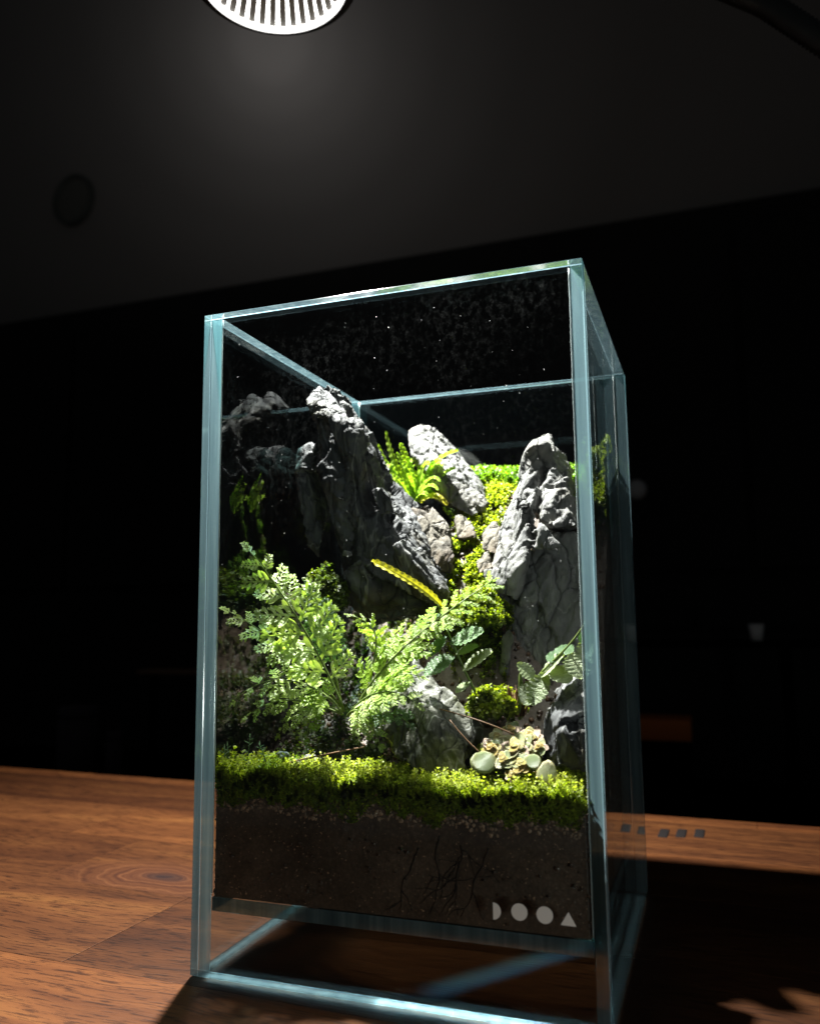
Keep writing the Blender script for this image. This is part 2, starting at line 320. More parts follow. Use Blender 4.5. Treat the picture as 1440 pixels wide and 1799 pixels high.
M_rose = make_leaf('rosette_leaf', (.36, .40, .18), (.60, .62, .40), (1.0, .95, .6), 0.45, 0.25, use_tint=True)
M_rosered = make_leaf('reddish_leaf', (.40, .26, .09), (.56, .54, .18), (1.0, .8, .4), 0.45, 0.25)
M_rosepink = make_leaf('rosette_pink_leaf', (.46, .33, .24), (.70, .58, .48), (1.0, .85, .6), 0.4, 0.22)
M_rosegreen = make_leaf('rosette_green_leaf', (.22, .30, .13), (.40, .46, .26), (1.0, 1.0, .5), 0.45, 0.25, use_tint=True)
M_moss = make_leaf('moss_leaf', (.8, .8, .8), (1, 1, 1), (1.1, 1.15, .4), 0.6, 0.45, use_tint=True)
M_stem = make_leaf('fern_stem', (.10, .16, .03), (.20, .26, .06), (1, 1, .4), 0.15, 0.45)
M_dry = make_leaf('dry_brown_scale', (.10, .05, .022), (.25, .13, .05), (1, .8, .5), 0.2, 0.6)
M_root = simple('root_brown', (.018, .011, .007), 0.8)
M_print = simple('white_enamel_print', (.85, .85, .80), 0.5)
M_black = simple('black_film', (.001, .001, .0012), 0.9, spec=0.0)

# ------------------------------------------------------------------ table
TR = math.radians(-2.0)
table = empty('wooden_table', (0, 0, 0), 'reddish brown plank table top the glass terrarium stands on', 'table')
table.rotation_euler = (0, 0, TR)
edges_y = [0.3135, 0.2955, 0.222, 0.150, 0.0735, -0.0055, -0.0525]
cuts = [[-.9, -.33, 0.194, .75], [-.9, -.52, .10, .62, .75], [-.9, -.20, .38, .75], [-.9, -.1460, .43, .75], [-.9, -.0545, .29, .75],
        [-.9, -.30, .155, .75], [-.9, -.08, .45, .75], [-.9, -.4, .24, .75]]
SLOT = [(P(1165, 1465, 0).to_2d() * 0, 0)]
slots = []
Rinv = Matrix.Rotation(-TR, 3, 'Z')
for px in (1165, 1196, 1228):
    d = RM @ Vector(((px-PW/2)/FPX, -(1465-PH/2)/FPX, -1)); q = CAM + d*(-CAM.z/d.z); slots.append(Rinv @ q)
for j in range(len(edges_y)-1):
    y1, y0 = edges_y[j], edges_y[j+1]
    for i in range(len(cuts[j])-1):
        x0, x1 = cuts[j][i], cuts[j][i+1]
        bm = bmesh.new(); c = Vector(((x0+x1)/2, (y0+y1)/2, 0))
        g = 0.00012
        dz = random.uniform(-.00008, 0)
        box(bm, x0-c.x+g, x1-c.x-g, y0-c.y+g, y1-c.y-g, -0.024, dz, 0.00022)
        me = bm_mesh('plank', bm, False)
        link('plank', me, table, c, make_wood((-.0925-c.x, .0925-c.y)) if x0 < -.1 < x1 and y0 < .09 < y1 else M_wood)
M_slot = simple('dark_inlay', (.010, .009, .009), 0.95, spec=0.0)
for q in slots:
    bm = bmesh.new(); box(bm, -.0030, .0030, -.0095, .0095, -.0030, 0.0006, 0.0012)
    o = link('vent_inlay', bm_mesh('vent_inlay', bm, True), table, (q.x, q.y+.001, 0.0), M_slot)
bm = bmesh.new()
for sx in (-.8, .65):
    for sy in (-.05, .26): box(bm, sx-.025, sx+.025, sy-.025, sy+.025, -.74, -.0245)
    o = None
me_leg = None
for sx in (-.8, .65):
    for sy in (-.05, .26):
        if me_leg is None:
            b2 = bmesh.new(); box(b2, -.025, .025, -.025, .025, -.72, 0, 0.002); me_leg = bm_mesh('leg', b2)
        link('leg', me_leg, table, (sx, sy, -.0242), M_wood)
bm.free()

# ------------------------------------------------------------------ room behind
M_floor = simple('dark_floor', (.02, .018, .016), 0.7)
M_wall = simple('greige_wall', (.28, .262, .245), 0.85, spec=0.1)
M_cab = simple('black_cabinet', (.025, .025, .024), 0.7, spec=0.1)
bm = bmesh.new(); box(bm, -6, 6, -3, 2.62, -.80, -.745); props(link('floor', bm_mesh('floor', bm), None, None, M_floor), kind='structure')
bm = bmesh.new(); box(bm, -6, 6, 2.5, 2.62, -.744, 4.2); props(link('wall', bm_mesh('wall', bm), None, None, M_wall), kind='structure')
cab = empty('wall_cabinet', (-.6, 2.3, -.74), 'long row of dark cabinets against the wall behind the terrarium', 'cabinet')
bm = bmesh.new(); box(bm, -4, 4, -.05, .195, 0, P(720, 450, 2.25).z + .74); link('carcass', bm_mesh('carcass', bm), cab, None, M_cab)
bm = bmesh.new(); box(bm, -.29, .29, -.012, .012, -.5, .5, .004); dme = bm_mesh('door', bm)
for k in range(13): link('door', dme, cab, (-3.6+.6*k, -.063, 1.5), M_cab)
kp = P(1113, 862, 2.2); M_knob = simple('pale_knob', (.6, .6, .6), 0.4)
o = link('knob', lathe('knob', [(.0005, .05), (.02, .05), (.03, .035), (.028, .02), (.014, .012), (.012, -.02)], 24), cab, Vector((kp.x+.008, 2.22, kp.z))-cab.location, M_knob); o.rotation_euler = (math.pi/2, 0, 0)
# round dark fixture on the wall
cl = P(131, 352, 2.49)
wc = empty('wall_clock', cl, 'round dark disc hanging on the dim wall at upper left', 'clock')
M_disc = simple('dark_disc', (.09, .10, .088), 0.6); M_disc2 = simple('dark_disc_face', (.15, .15, .13), 0.7)
o = link('clock_rim', lathe('clock_rim', [(.088, 0), (.092, .016), (.103, .018), (.105, 0.012), (.105, -.008)]), wc, None, M_disc); o.rotation_euler = (math.pi/2, 0, 0); o.scale = (1, 1.12, 1)
o = link('clock_face', lathe('clock_face', [(0.0005, .004), (.088, .004)]), wc, None, M_disc2); o.rotation_euler = (math.pi/2, 0, 0); o.scale = (1, 1.12, 1)
# low bench with small things far behind
M_bench = simple('dark_bench', (.0025, .0025, .0025), 0.9, spec=0.0)
bench = empty('side_bench', (-.3, 1.35, -.744), 'dark low bench standing behind the table', 'bench')
bm = bmesh.new(); box(bm, -1.4, 1.4, -.2, .3, .0, .508, .004); link('body', bm_mesh('body', bm), bench, None, M_bench)
bm = bmesh.new(); box(bm, -1.42, 1.42, -.22, .32, .5085, .524, .003); link('top', bm_mesh('top', bm), bench, None, M_bench)
a = P(1110, 1300, 1.2); b = P(1212, 1266, 1.2)
M_orange = simple('orange_brown_wood', (.42, .12, .03), 0.8, spec=0.1)
ob = empty('wooden_box', ((a.x+b.x)/2, 1.22, -.0595), 'orange brown wooden box in the dark to the right of the terrarium', 'box')
ob.location.z = -.744+.524
bm = bmesh.new(); hw = (b.x-a.x)/2; zt = b.z-ob.location.z
zo = a.z-ob.location.z; box(bm, -hw+.004, hw-.004, -.015, .055, .0004, zo, .001); link('base', bm_mesh('base', bm), ob, None, M_bench)
bm = bmesh.new(); box(bm, -hw, hw, -.02, .06, zo+.0005, zt, .001); link('body', bm_mesh('body', bm), ob, None, M_orange)
M_white = simple('white_ceramic', (.6, .6, .6), 0.6)
shelf = empty('wall_shelf', (.1, 1.40, .083), 'thin dark shelf holding a white cup in the background', 'shelf')
bm = bmesh.new(); box(bm, -.1, .55, -.06, .1, -.012, 0, .001); link('board', bm_mesh('board', bm), shelf, None, M_bench)
bm = bmesh.new(); box(bm, .2, .22, .02, .05, -.3025, -.0125, .001); link('post', bm_mesh('post', bm), shelf, None, M_bench)
cpt = P(1326, 1098, 1.40)
cup = link('white_cup', lathe('white_cup', [(.0005, 0), (.010, 0), (.014, .03), (.013, .03), (.0095, .002), (.0005, .002)], 24), None, (cpt.x, 1.38, .0834), M_white)
props(cup, 'small white cup glimmering in the dark far right of the terrarium', 'cup')
a = P(230, 1180, 1.25); b = P(345, 1186, 1.25)
bm = bmesh.new(); box(bm, 0, b.x-a.x+.1, -.03, .03, -.006, 0.002, .001)
M_dim = simple('dim_brown_wood', (.25, .14, .08), 0.7)
rack = empty('wooden_rack', (a.x, 1.3, a.z), 'thin brown wooden rack dimly seen left of the terrarium', 'rack')
link('board', bm_mesh('board', bm), rack, None, M_dim)
for q in (0.02, b.x-a.x+.06):
    bm = bmesh.new(); box(bm, q, q+.012, -.01, .01, -.2198-a.z, -.0065, .001); link('leg', bm_mesh('leg', bm), rack, None, M_bench)
M_grey = simple('dim_grey_plastic', (.09, .08, .09), 0.8, spec=0.05)
for x0, x1, yt, lb in ((112, 168, 1240, 'wide grey canister dimly seen behind the left of the table'), (190, 214, 1285, 'narrow grey canister dimly seen between wide canister and terrarium')):
    A = P(x0, yt, 1.22); B = P(x1, yt, 1.22); r = (B.x-A.x)/2; zb = -.2198; h = A.z-zb
    if h < .01: h = .012
    can = empty('canister', ((A.x+B.x)/2, 1.22, zb), lb, 'canister')
    link('body', lathe('body', [(.0005, 0), (r, 0), (r, h*.85), (r*.96, h*.86)], 32), can, None, M_grey)
    link('lid', lathe('lid', [(r*.98, h*.87), (r*1.01, h*.875), (r*1.01, h*.99), (r*.9, h), (.0005, h)], 32), can, None, M_grey)

# ------------------------------------------------------------------ ceiling lamp above the tank
M_shell = simple('lamp_shell', (.03, .03, .032), 0.45)
M_fin = simple('lamp_fin', (.33, .31, .29), 0.5)
M_rim = simple('glowing_rim', (.9, .9, .9), 0.3, emit=((1, .99, .96), 2.2))
M_diff = simple('glowing_diffuser', (.9, .9, .9), 0.3, emit=((1, .98, .95), 6.0))
lamp = empty('round_lamp', LAMP, 'bright round lamp with fanned fins and glowing rim hanging above terrarium', 'lamp')
link('rim', lathe('rim', [(LR*.93, .004), (LR*.93, 0), (LR*.955, -.002), (LR, -.001), (LR, .004)]), lamp, None, M_rim)
link('diffuser', lathe('diffuser', [(.0005, .0035), (LR*.93, .0035)]), lamp, None, M_diff)
link('housing', lathe('housing', [(LR*1.01, .0), (LR*1.14, .002), (LR*1.17, .006), (LR*1.1, .02), (LR*.7, .034), (.012, .04), (.0005, .04)]), lamp, None, M_shell)
vdir = Vector((CAM.x-LAMP.x, CAM.y-LAMP.y, 0)).normalized(); udir = Vector((-vdir.y, vdir.x, 0))
for k in range(-8, 9):
    u0 = k*LR*2/17
    src = vdir*LR*2.6; p0 = udir*u0*.95; dr = (p0-src).normalized()
    # clip blade to the disc
    bq = p0.dot(dr); cq = p0.dot(p0)-(LR*.925)**2
    if bq*bq-cq <= 0: continue
    s = math.sqrt(bq*bq-cq); A = p0+dr*(-bq-s); B = p0+dr*(-bq+s)
    sd = Vector((-dr.y, dr.x, 0))*.0021*LR/.0465
    bm = bmesh.new(); vs = []
    for z in (.0012, .0032):
        for q in (A-sd, B-sd, B+sd, A+sd): vs.append(bm.verts.new((q.x, q.y, z)))
    for f in ((0, 3, 2, 1), (4, 5, 6, 7), (0, 1, 5, 4), (1, 2, 6, 5), (2, 3, 7, 6), (3, 0, 4, 7)): bm.faces.new([vs[i] for i in f])
    link('fin', bm_mesh('fin', bm), lamp, None, M_fin)
# cable the lamp hangs from
link('hanging_rod', tube_mesh('hanging_rod', [(0, 0, .0395), (0, 0, .6), (0, .02, 1.6)], [.004]*3, 8), lamp, None, M_shell)
# ribbed flexible arm at the top right corner
M_arm = simple('ribbed_black_hose', (.012, .014, .014), 0.5)
pa = [P(1255, -30, .25), P(1340, 5, .25), P(1440, 70, .25), P(1560, 150, .25)]
pts = []; rad = []
for i in range(90):
    t = i/89*3; k = min(int(t), 2); f = t-k
    pts.append(pa[k].lerp(pa[k+1], f)); rad.append(.0082 if i % 2 else .0066)
hose = link('flexible_hose', tube_mesh('flexible_hose', pts, rad, 20, pa[1]), None, pa[1], M_arm)
props(hose, 'black ribbed flexible hose crossing the upper right corner', 'hose')

# ------------------------------------------------------------------ the glass tank
W, D, H, T, G = .15, .15, .25, .005, .00025
tank = empty('glass_terrarium', (W/2, D/2, 0), 'tall clear glass terrarium tank on raised bottom standing on the table', 'terrarium')
def pane(name, x0, x1, y0, y1, z0, z1, thin):
    bm = bmesh.new(); c = Vector(((x0+x1)/2, (y0+y1)/2, (z0+z1)/2))
    box(bm, x0-c.x, x1-c.x, y0-c.y, y1-c.y, z0-c.z, z1-c.z, 0)
    es = list(bm.edges); bmesh.ops.bevel(bm, geom=es, offset=.00022, segments=1, affect='EDGES')
    bm.normal_update()
    for f in bm.faces: f.material_index = 0 if abs(f.normal[thin]) > .95 else (2 if f.normal.z > .95 and z1 > .2 else 1)
    me = bm_mesh(name, bm); me.materials.append(M_glass); me.materials.append(M_edge); me.materials.append(M_edge_top)
    return link(name, me, tank, c - tank.location)
Z0 = .0006
front = pane('front_pane', 0, W, 0, T, Z0, H, 1)
back = pane('back_pane', 0, W, D-T, D, Z0, H, 1)
left = pane('left_pane', 0, T, T+G, D-T-G, Z0, H, 0)
right = pane('right_pane', W-T, W, T+G, D-T-G, Z0, H, 0)
plate = pane('bottom_plate', T+G, W-T-G, T+G, D-T-G, .0218, .0268, 2)
bm = bmesh.new(); box(bm, .0005, W-.0005, D+.0003, D+.0006, .03, H-.0006)
film = link('backing_film', bm_mesh('backing_film', bm), back, -(back.location+tank.location), M_black)
M_sil = simple('clear_silicone', (.6, .7, .72), 0.25)
for sx, sy in ((T+.0003, T+.0003), (W-T-.0003, T+.0003), (T+.0003, D-T-.0003), (W-T-.0003, D-T-.0003)):
    zs = np.linspace(.028, H-.0008, 60); pts = [Vector((sx+random.uniform(-.00005, .00005), sy+random.uniform(-.00005, .00005), z)) for z in zs]
    link('silicone_seam', tube_mesh('silicone_seam', pts, [random.uniform(.0002, .00026) for _ in zs], 6, tank.location), tank, None, M_sil)
# printed mark: half disc, disc, disc, triangle
def flat(name, poly, y):
    bm = bmesh.new(); vs = [bm.verts.new((p.x, y, p.z)) for p in poly]; f = bm.faces.new(vs)
    r = bmesh.ops.extrude_face_region(bm, geom=[f]); 
    for v in r['geom']:
        if isinstance(v, bmesh.types.BMVert): v.co.y -= .00012
    bmesh.ops.recalc_face_normals(bm, faces=bm.faces[:])
    c = Vector((sum(p.x for p in poly)/len(poly), y, sum(p.z for p in poly)/len(poly)))
    for v in bm.verts: v.co -= c
    return link(name, bm_mesh(name, bm), front, c-front.location-tank.location, M_print)
pc = [P(874, 1600, 0), P(912, 1602, 0), P(956.5, 1607.5, 0), P(999, 1616, 0)]
r = .00262
h = P(866, 1600, 0)
flat('printed_mark', [Vector((h.x, 0, h.z+r*math.cos(a))) + Vector((r*.98*math.sin(a), 0, 0)) for a in np.linspace(0, math.pi, 20)], -.0001)
for c in pc[1:3]: flat('printed_mark', [Vector((c.x+r*math.sin(a), 0, c.z+r*math.cos(a))) for a in np.linspace(0, 2*math.pi, 28, endpoint=False)], -.0001)
flat('printed_mark', [P(984.5, 1624.5, 0), P(1012, 1628, 0), P(998, 1602, 0)], -.0001)
# dust and dried specks on the front pane
def specks(name, n, y, rmin, rmax, box_, mat_, parent, seed, flatten=0.35):
    rg = np.random.default_rng(seed); bm = bmesh.new(); bmesh.ops.create_icosphere(bm, subdivisions=1, radius=1.0)
    v0 = np.array([v.co[:] for v in bm.verts]); f0 = np.array([[v.index for v in f.verts] for f in bm.faces]); bm.free()
    V = []; F = []
    for k in range(n):
        r = rmin*(rmax/rmin)**(rg.random()**2.2)
        c = np.array([rg.uniform(box_[0], box_[1]), y, rg.uniform(box_[2], box_[3])])
        s = np.array([r*rg.uniform(.5, 1.3), r*flatten, r*rg.uniform(.6, 2.0)])
        V.append(v0*s+c); F.append(f0+len(v0)*k)
    o = link(name, mesh(name, np.concatenate(V), np.concatenate(F)), parent, -(parent.location+tank.location), mat_)
    props(o, kind='stuff'); return o
M_dust = make_leaf('dust', (.7, .7, .7), (.85, .85, .85), (1, 1, 1), 0.5, 0.6)
specks('dust_speck', 230, T+.00005, .00005, .0002, (.007, .143, .10, .247), M_dust, front, 3)

# ------------------------------------------------------------------ soil
ZB = .0270
cy = [0, .02, .032, .042, .05, .06, .075, .09, .11, .13, .15]
cM = [.0655, .066, .068, .078, .096, .118, .146, .165, .184, .197, .2]
cL = [.0655, .066, .0672, .069, .071, .074, .080, .088, .100, .130, .150]
cR = [.0655, .066, .068, .076, .086, .100, .125, .153, .181, .193, .2]
def ground(x, y):
    x = np.asarray(x, float); y = np.asarray(y, float)
    m = np.interp(y, cy, cM); l = np.interp(y, cy, cL); r = np.interp(y, cy, cR)
    wl = np.clip((.074-x)/.02, 0, 1); wl = wl*wl*(3-2*wl); wr = np.clip((x-.098)/.025, 0, 1); wr = wr*wr*(3-2*wr)
    z = m*(1-wl)*(1-wr)+l*wl+r*wr
    p = np.stack([x*70, y*70, 0*x], -1).reshape(-1, 3)
    return z + (fbm(p, 3)*.0018).reshape(x.shape)
X0, X1, Y0, Y1 = .0060, .1440, .0060, .1442
nx, ny = 140, 140
gx, gy = np.meshgrid(np.linspace(X0, X1, nx), np.linspace(Y0, Y1, ny), indexing='ij'); gz = ground(gx, gy)
V = np.stack([gx, gy, gz], -1).reshape(-1, 3); idx = np.arange(nx*ny).reshape(nx, ny)
F = np.stack([idx[:-1, :-1], idx[1:, :-1], idx[1:, 1:], idx[:-1, 1:]], -1).reshape(-1, 4)
loop = np.concatenate([idx[:, 0], idx[-1, 1:], idx[-2::-1, -1], idx[0, -2:0:-1]])
nz = 24; base = len(V); sk = []
for k in range(1, nz+1):
    f = k/nz; q = V[loop].copy(); q[:, 2] = q[:, 2]*(1-f)+ZB*f; sk.append(q)
V = np.concatenate([V]+sk); rings = [loop]+[base+k*len(loop)+np.arange(len(loop)) for k in range(nz)]
FF = [F]
for a, b in zip(rings[:-1], rings[1:]): FF.append(np.stack([a, b, np.roll(b, -1), np.roll(a, -1)], -1))
F = np.concatenate(FF)
org = np.array([.075, .075, ZB])
soil = link('soil_bed', mesh('soil_bed', V-org, F), None, org, M_soil)
props(soil, 'dark brown wet soil bed filling the terrarium above its glass bottom', 'soil', kind='stuff')
# grains pressed against the panes and loose on top
bm = bmesh.new(); bmesh.ops.create_icosphere(bm, subdivisions=1, radius=1.0)
ico = np.array([v.co[:] for v in bm.verts]); icof = np.array([[v.index for v in f.verts] for f in bm.faces]); bm.free()
def grains(name, pos, rad, cols, flat_axis=None, fl=0.5, parent=None):
    n = len(pos); rg = RNG
    rot = rg.normal(size=(n, 3, 3)); rot = np.linalg.qr(rot)[0]
    sh = ico[None]*(1+rg.uniform(-.22, .22, size=(n, len(ico), 1)))
    v = np.einsum('nij,nkj->nki', rot, sh)*rad[:, None, None]
    if flat_axis is not None: v[:, :, flat_axis] *= fl
    v += pos[:, None, :]
    f = (icof[None]+np.arange(n)[:, None, None]*len(ico)).reshape(-1, 3)
    c = np.repeat(cols, len(ico), 0)
    o = link(name, mesh(name, v.reshape(-1, 3)-org, f, True, c), parent, None, M_grain)
    return props(o, kind='stuff')
def grain_cols(n, lo=(.026, .016, .010), hi=(.15, .10, .066)):
    t = RNG.random((n, 1)); return np.array(lo)*(1-t)+np.array(hi)*t
n = 8000
x = RNG.uniform(X0, X1, n); z = RNG.uniform(0, 1, n); zt = ground(x, np.full(n, Y0)); z = ZB+.0006+z*(zt-ZB-.0006)
rad = RNG.uniform(.0004, .00085, n)*np.where(z > zt-.008, 1.35, 1.0)
grains('soil_grain', np.stack([x, np.full(n, Y0+.0003), z], -1), rad, grain_cols(n, (.075, .050, .034), (.40, .275, .18)), 1, .42, soil)
n = 2400
y = RNG.uniform(Y0, Y1, n); zt = ground(np.full(n, X0), y); z = ZB+.0006+RNG.random(n)*(zt-ZB)
grains('soil_grain', np.stack([np.full(n, X0+.0002), y, z], -1), RNG.uniform(.0005, .0010, n), grain_cols(n), 0, .7, soil)
n = 1600
y = RNG.uniform(Y0, Y1, n); zt = ground(np.full(n, X1), y); z = ZB+.0006+RNG.random(n)*(zt-ZB)
grains('soil_grain', np.stack([np.full(n, X1-.0002), y, z], -1), RNG.uniform(.0005, .0010, n), grain_cols(n), 0, .7, soil)
n = 3000
x = RNG.uniform(X0+.001, X1-.001, n); y = Y0+.0006+(Y1-Y0-.003)*RNG.random(n)**1.8
c = grain_cols(n, (.02, .011, .006), (.13, .06, .025))
grains('soil_grain', np.stack([x, y, ground(x, y)+.0002], -1), RNG.uniform(.0006, .0014, n), c, None, 1, soil)
# roots spreading against the front glass
def root(px, py, n, drift, r0, seed, depth=0):
    rg = random.Random(seed); pts = []; a = drift; q = P(px, py, .0058)
    for i in range(n):
        pts.append(q.copy()); a += rg.uniform(-.45, .45); a = a*.85+drift*.15
        q = q+Vector((math.sin(a), 0, -math.cos(a)))*.0016
        if q.z < ZB+.0015: break
        if depth < 2 and rg.random() < .16: root_at(q, n//2, a+rg.choice((-.8, .8)), r0*.7, rg.random(), depth+1)
    rootmesh(pts, r0)
def root_at(q, n, drift, r0, seed, depth):
    rg = random.Random(seed); pts = []; a = drift; q = q.copy()
    for i in range(n):
        pts.append(q.copy()); a += rg.uniform(-.5, .5); a *= .93
        q = q+Vector((math.sin(a), 0, -math.cos(a)))*.0015
        if q.z < ZB+.0015 or not (.007 < q.x < .143): break
        if depth < 2 and rg.random() < .12: root_at(q, n//2, a+rg.choice((-.8, .8)), r0*.7, rg.random(), depth+1)
    rootmesh(pts, r0)
def rootmesh(pts, r0):
    if len(pts) < 3: return
    rr = [r0*(1-.6*i/len(pts)) for i in range(len(pts))]
    o = Vector(org); link('root', tube_mesh('root', pts, rr, 5, o), soil, None, M_root)
for k, (px, py, n, dr) in enumerate([(735, 1490, 26, -.25), (772, 1468, 28, -.05), (808, 1485, 24, .3), (858, 1490, 24, .05)]):
    root(px, py, n, dr, .00024, 40+k)
# trapped air bubbles against the glass
M_bub = simple('air_bubble', (.05, .04, .032), 0.08, spec=1.0)
rg = np.random.default_rng(5); V = []; F = []
bm = bmesh.new(); bmesh.ops.create_icosphere(bm, subdivisions=2, radius=1.0); s2 = np.array([v.co[:] for v in bm.verts]); f2 = np.array([[v.index for v in f.verts] for f in bm.faces]); bm.free()
for k in range(170):
    r = .00018+.00055*rg.random()**3; left_ = rg.random() < .7
    px = rg.uniform(370, 720) if left_ else rg.uniform(850, 1040); q = P(px, (rg.uniform(1475, 1600) if left_ else rg.uniform(1500, 1640)), .0052)
    if q.z < ZB+.001: continue
    V.append(s2*np.array([r, r*.5, r])+np.array(q)); F.append(f2+len(s2)*(len(V)-1))
o = link('air_bubble', mesh('air_bubble', np.concatenate(V)-org, np.concatenate(F)), soil, None, M_bub); props(o, kind='stuff')

# ------------------------------------------------------------------ rocks
def rock(name, label, hulls, material, axis, voxel=.00075, big=.0022, strata=.0016, fine=.0006, seed=0, group=None, fibre=95.0, clefts=(), chip=1.0):
    bm = bmesh.new()
    for hpts in hulls:
        vs = [bm.verts.new(clampv(P(*q))) for q in hpts]
        r = bmesh.ops.convex_hull(bm, input=vs)
        dead = [g for g in r['geom_interior'] if isinstance(g, bmesh.types.BMVert)]
        if dead: bmesh.ops.delete(bm, geom=dead, context='VERTS')
    me = bm_mesh('tmp', bm); ob = bpy.data.objects.new('tmp', me); COL.objects.link(ob)
    rm = ob.modifiers.new('r', 'REMESH'); rm.mode = 'VOXEL'; rm.voxel_size = voxel
    sm = ob.modifiers.new('s', 'SMOOTH'); sm.iterations = 2; sm.factor = .4
    dg = bpy.context.evaluated_depsgraph_get(); dg.update()
    me2 = bpy.data.meshes.new_from_object(ob.evaluated_get(dg))
    bpy.data.objects.remove(ob)
    n = len(me2.vertices); v = np.empty(n*3, np.float32); me2.vertices.foreach_get('co', v); v = v.reshape(-1, 3).astype(float)
    nr = np.empty(n*3, np.float32); me2.vertices.foreach_get('normal', nr); nr = nr.reshape(-1, 3).astype(float)
    ax = np.array(axis, float); ax /= np.linalg.norm(ax)
    al = v@ax; pe = v-np.outer(al, ax)
    q = pe*fibre+np.outer(al, ax)*fibre*.16+seed*13.7
    q = q+.35*np.stack([fbm(v*60+seed, 2), fbm(v*60+9+seed, 2), fbm(v*60+21+seed, 2)], -1)
    st = 1-np.abs(fbm(q, 4))*1.8
    rg = np.random.default_rng(seed+500)
    def facets(cell, slope, stretch, k):
        m = np.stack([al*stretch, pe[:, 0], pe[:, 1], pe[:, 2]], -1)
        wob = cell*.12*np.stack([fbm(v/cell*.9+k+j*5, 3) for j in range(4)], -1)
        m = m+wob
        lo, hi = m.min(0), m.max(0); ns = int(np.clip(np.prod(np.maximum((hi-lo)/cell, 1.0))*.9, 12, 420))
        sd = m[rg.integers(0, n, ns)]; out = np.empty(n); gr = rg.normal(size=(ns, 4))*slope; of = rg.normal(size=ns)*cell*slope*.35
        for i0 in range(0, n, 20000):
            q_ = m[i0:i0+20000]; dd = ((q_[:, None]-sd[None])**2).sum(-1); j = dd.argmin(1)
            out[i0:i0+20000] = np.einsum('ij,ij->i', gr[j], q_-sd[j])+of[j]
        return out
    h1 = facets(.016, .15, .4, 1.0); h2 = facets(.006, .085, .28, 7.0); h3 = facets(.0024, .055, .22, 13.0)
    fi = fbm(v*480+seed, 4); crev = np.minimum(np.abs(fbm(q*.55+3.1, 3))*5, 1)-1
    v = v+nr*(h1*big/.0022+(h2+h3)*chip+.55*strata*.6*(st-.5)+.0005*crev*strata/.0016+fine*.4*fi)[:, None]
    if clefts:
        R3 = np.array(RM.transposed()); qv = (v-np.array(CAM))@R3.T; ux = PW/2+FPX*qv[:, 0]/-qv[:, 2]; uy = PH/2-FPX*qv[:, 1]/-qv[:, 2]
        wig = 5*noise(v*260+seed); fr_ = np.clip(-nr[:, 1]*1.5+.6, 0, 1)
        for line, wpx, dep in clefts:
            dm = np.full(n, 1e9)
            for (ax_, ay_), (bx_, by_) in zip(line[:-1], line[1:]):
                t_ = np.clip(((ux-ax_)*(bx_-ax_)+(uy-ay_)*(by_-ay_))/((bx_-ax_)**2+(by_-ay_)**2), 0, 1)
                dm = np.minimum(dm, np.hypot(ux-ax_-t_*(bx_-ax_)+wig, uy-ay_-t_*(by_-ay_)))
            v = v-nr*(dep*fr_*np.exp(-(dm/wpx)**2))[:, None]
    v[:, 0] = np.clip(v[:, 0], .0056, .1444); v[:, 1] = np.clip(v[:, 1], .0058, .1444)
    base = np.array([v[:, 0].mean(), v[:, 1].mean(), v[:, 2].min()])
    me2.vertices.foreach_set('co', (v-base).astype(np.float32).ravel()); me2.update()
    me2.polygons.foreach_set('use_smooth', np.ones(len(me2.polygons), dtype=bool))
    me2.name = name; me2.materials.clear()
    o = link(name, me2, None, base, material)
    return props(o, label, 'rock', group)
rock('leaning_rock', 'tallest dark pointed rock leaning left with bright streaked right flank', [
    [(572, 672, 0.069), (598, 684, 0.076), (541, 704, 0.064), (546, 735, 0.059), (556, 800, 0.058), (575, 905, 0.054), (602, 965, 0.056), (655, 775, 0.088), (695, 855, 0.092), (640, 900, 0.054), (620, 770, 0.056), (690, 930, 0.074), (606, 705, 0.092)],
    [(575, 880, 0.058), (600, 990, 0.061), (660, 1050, 0.056), (765, 1062, 0.060), (795, 1005, 0.074), (738, 905, 0.086), (690, 845, 0.092), (650, 870, 0.059), (700, 960, 0.051), (780, 962, 0.092), (640, 1090, 0.076), (760, 1090, 0.076)],
    [(650, 860, 0.050), (670, 849, 0.050), (690, 868, 0.051), (702, 905, 0.055), (665, 908, 0.049), (654, 882, 0.048), (690, 900, 0.069), (672, 862, 0.072)],
    [(690, 957, 0.045), (706, 944, 0.047), (775, 1035, 0.049), (788, 1048, 0.055), (740, 1042, 0.055), (760, 980, 0.066), (700, 995, 0.056)],
    [(545, 735, 0.059), (560, 720, 0.060), (620, 760, 0.057), (622, 800, 0.055), (605, 885, 0.052), (590, 880, 0.052), (560, 830, 0.056), (600, 800, 0.074)]],
    M_rock, (.55, 0, -.83), seed=1, strata=.0022, clefts=[([(596, 690), (625, 745), (650, 805), (690, 862)], 6, .003), ([(712, 905), (745, 960), (790, 1020)], 5, .0022), ([(690, 915), (725, 975), (770, 1030)], 4, .0018)])
rock('slab_rock', 'dark narrow slab behind the left side of the tallest rock', [
    [(531, 792, .066), (546, 782, .066), (562, 800, .068), (580, 900, .07), (560, 985, .066), (536, 960, .062), (529, 900, .062), (527, 830, .064), (565, 880, .09), (550, 800, .085)]],
    M_rock, (.1, 0, -1), seed=2)
rock('pale_rock', 'pale grey rock at the back centre behind the bright fern', [
    [(718, 757, .11), (735, 744, .11), (765, 752, .115), (800, 790, .122), (850, 860, .112), (858, 885, .102), (830, 908, .094), (795, 892, .094), (765, 830, .099), (722, 792, .105), (800, 800, .138), (850, 900, .13), (745, 780, .135), (745, 870, .115)]],
    M_rock2, (.6, 0, -.8), seed=3, fine=.0012, chip=.4)
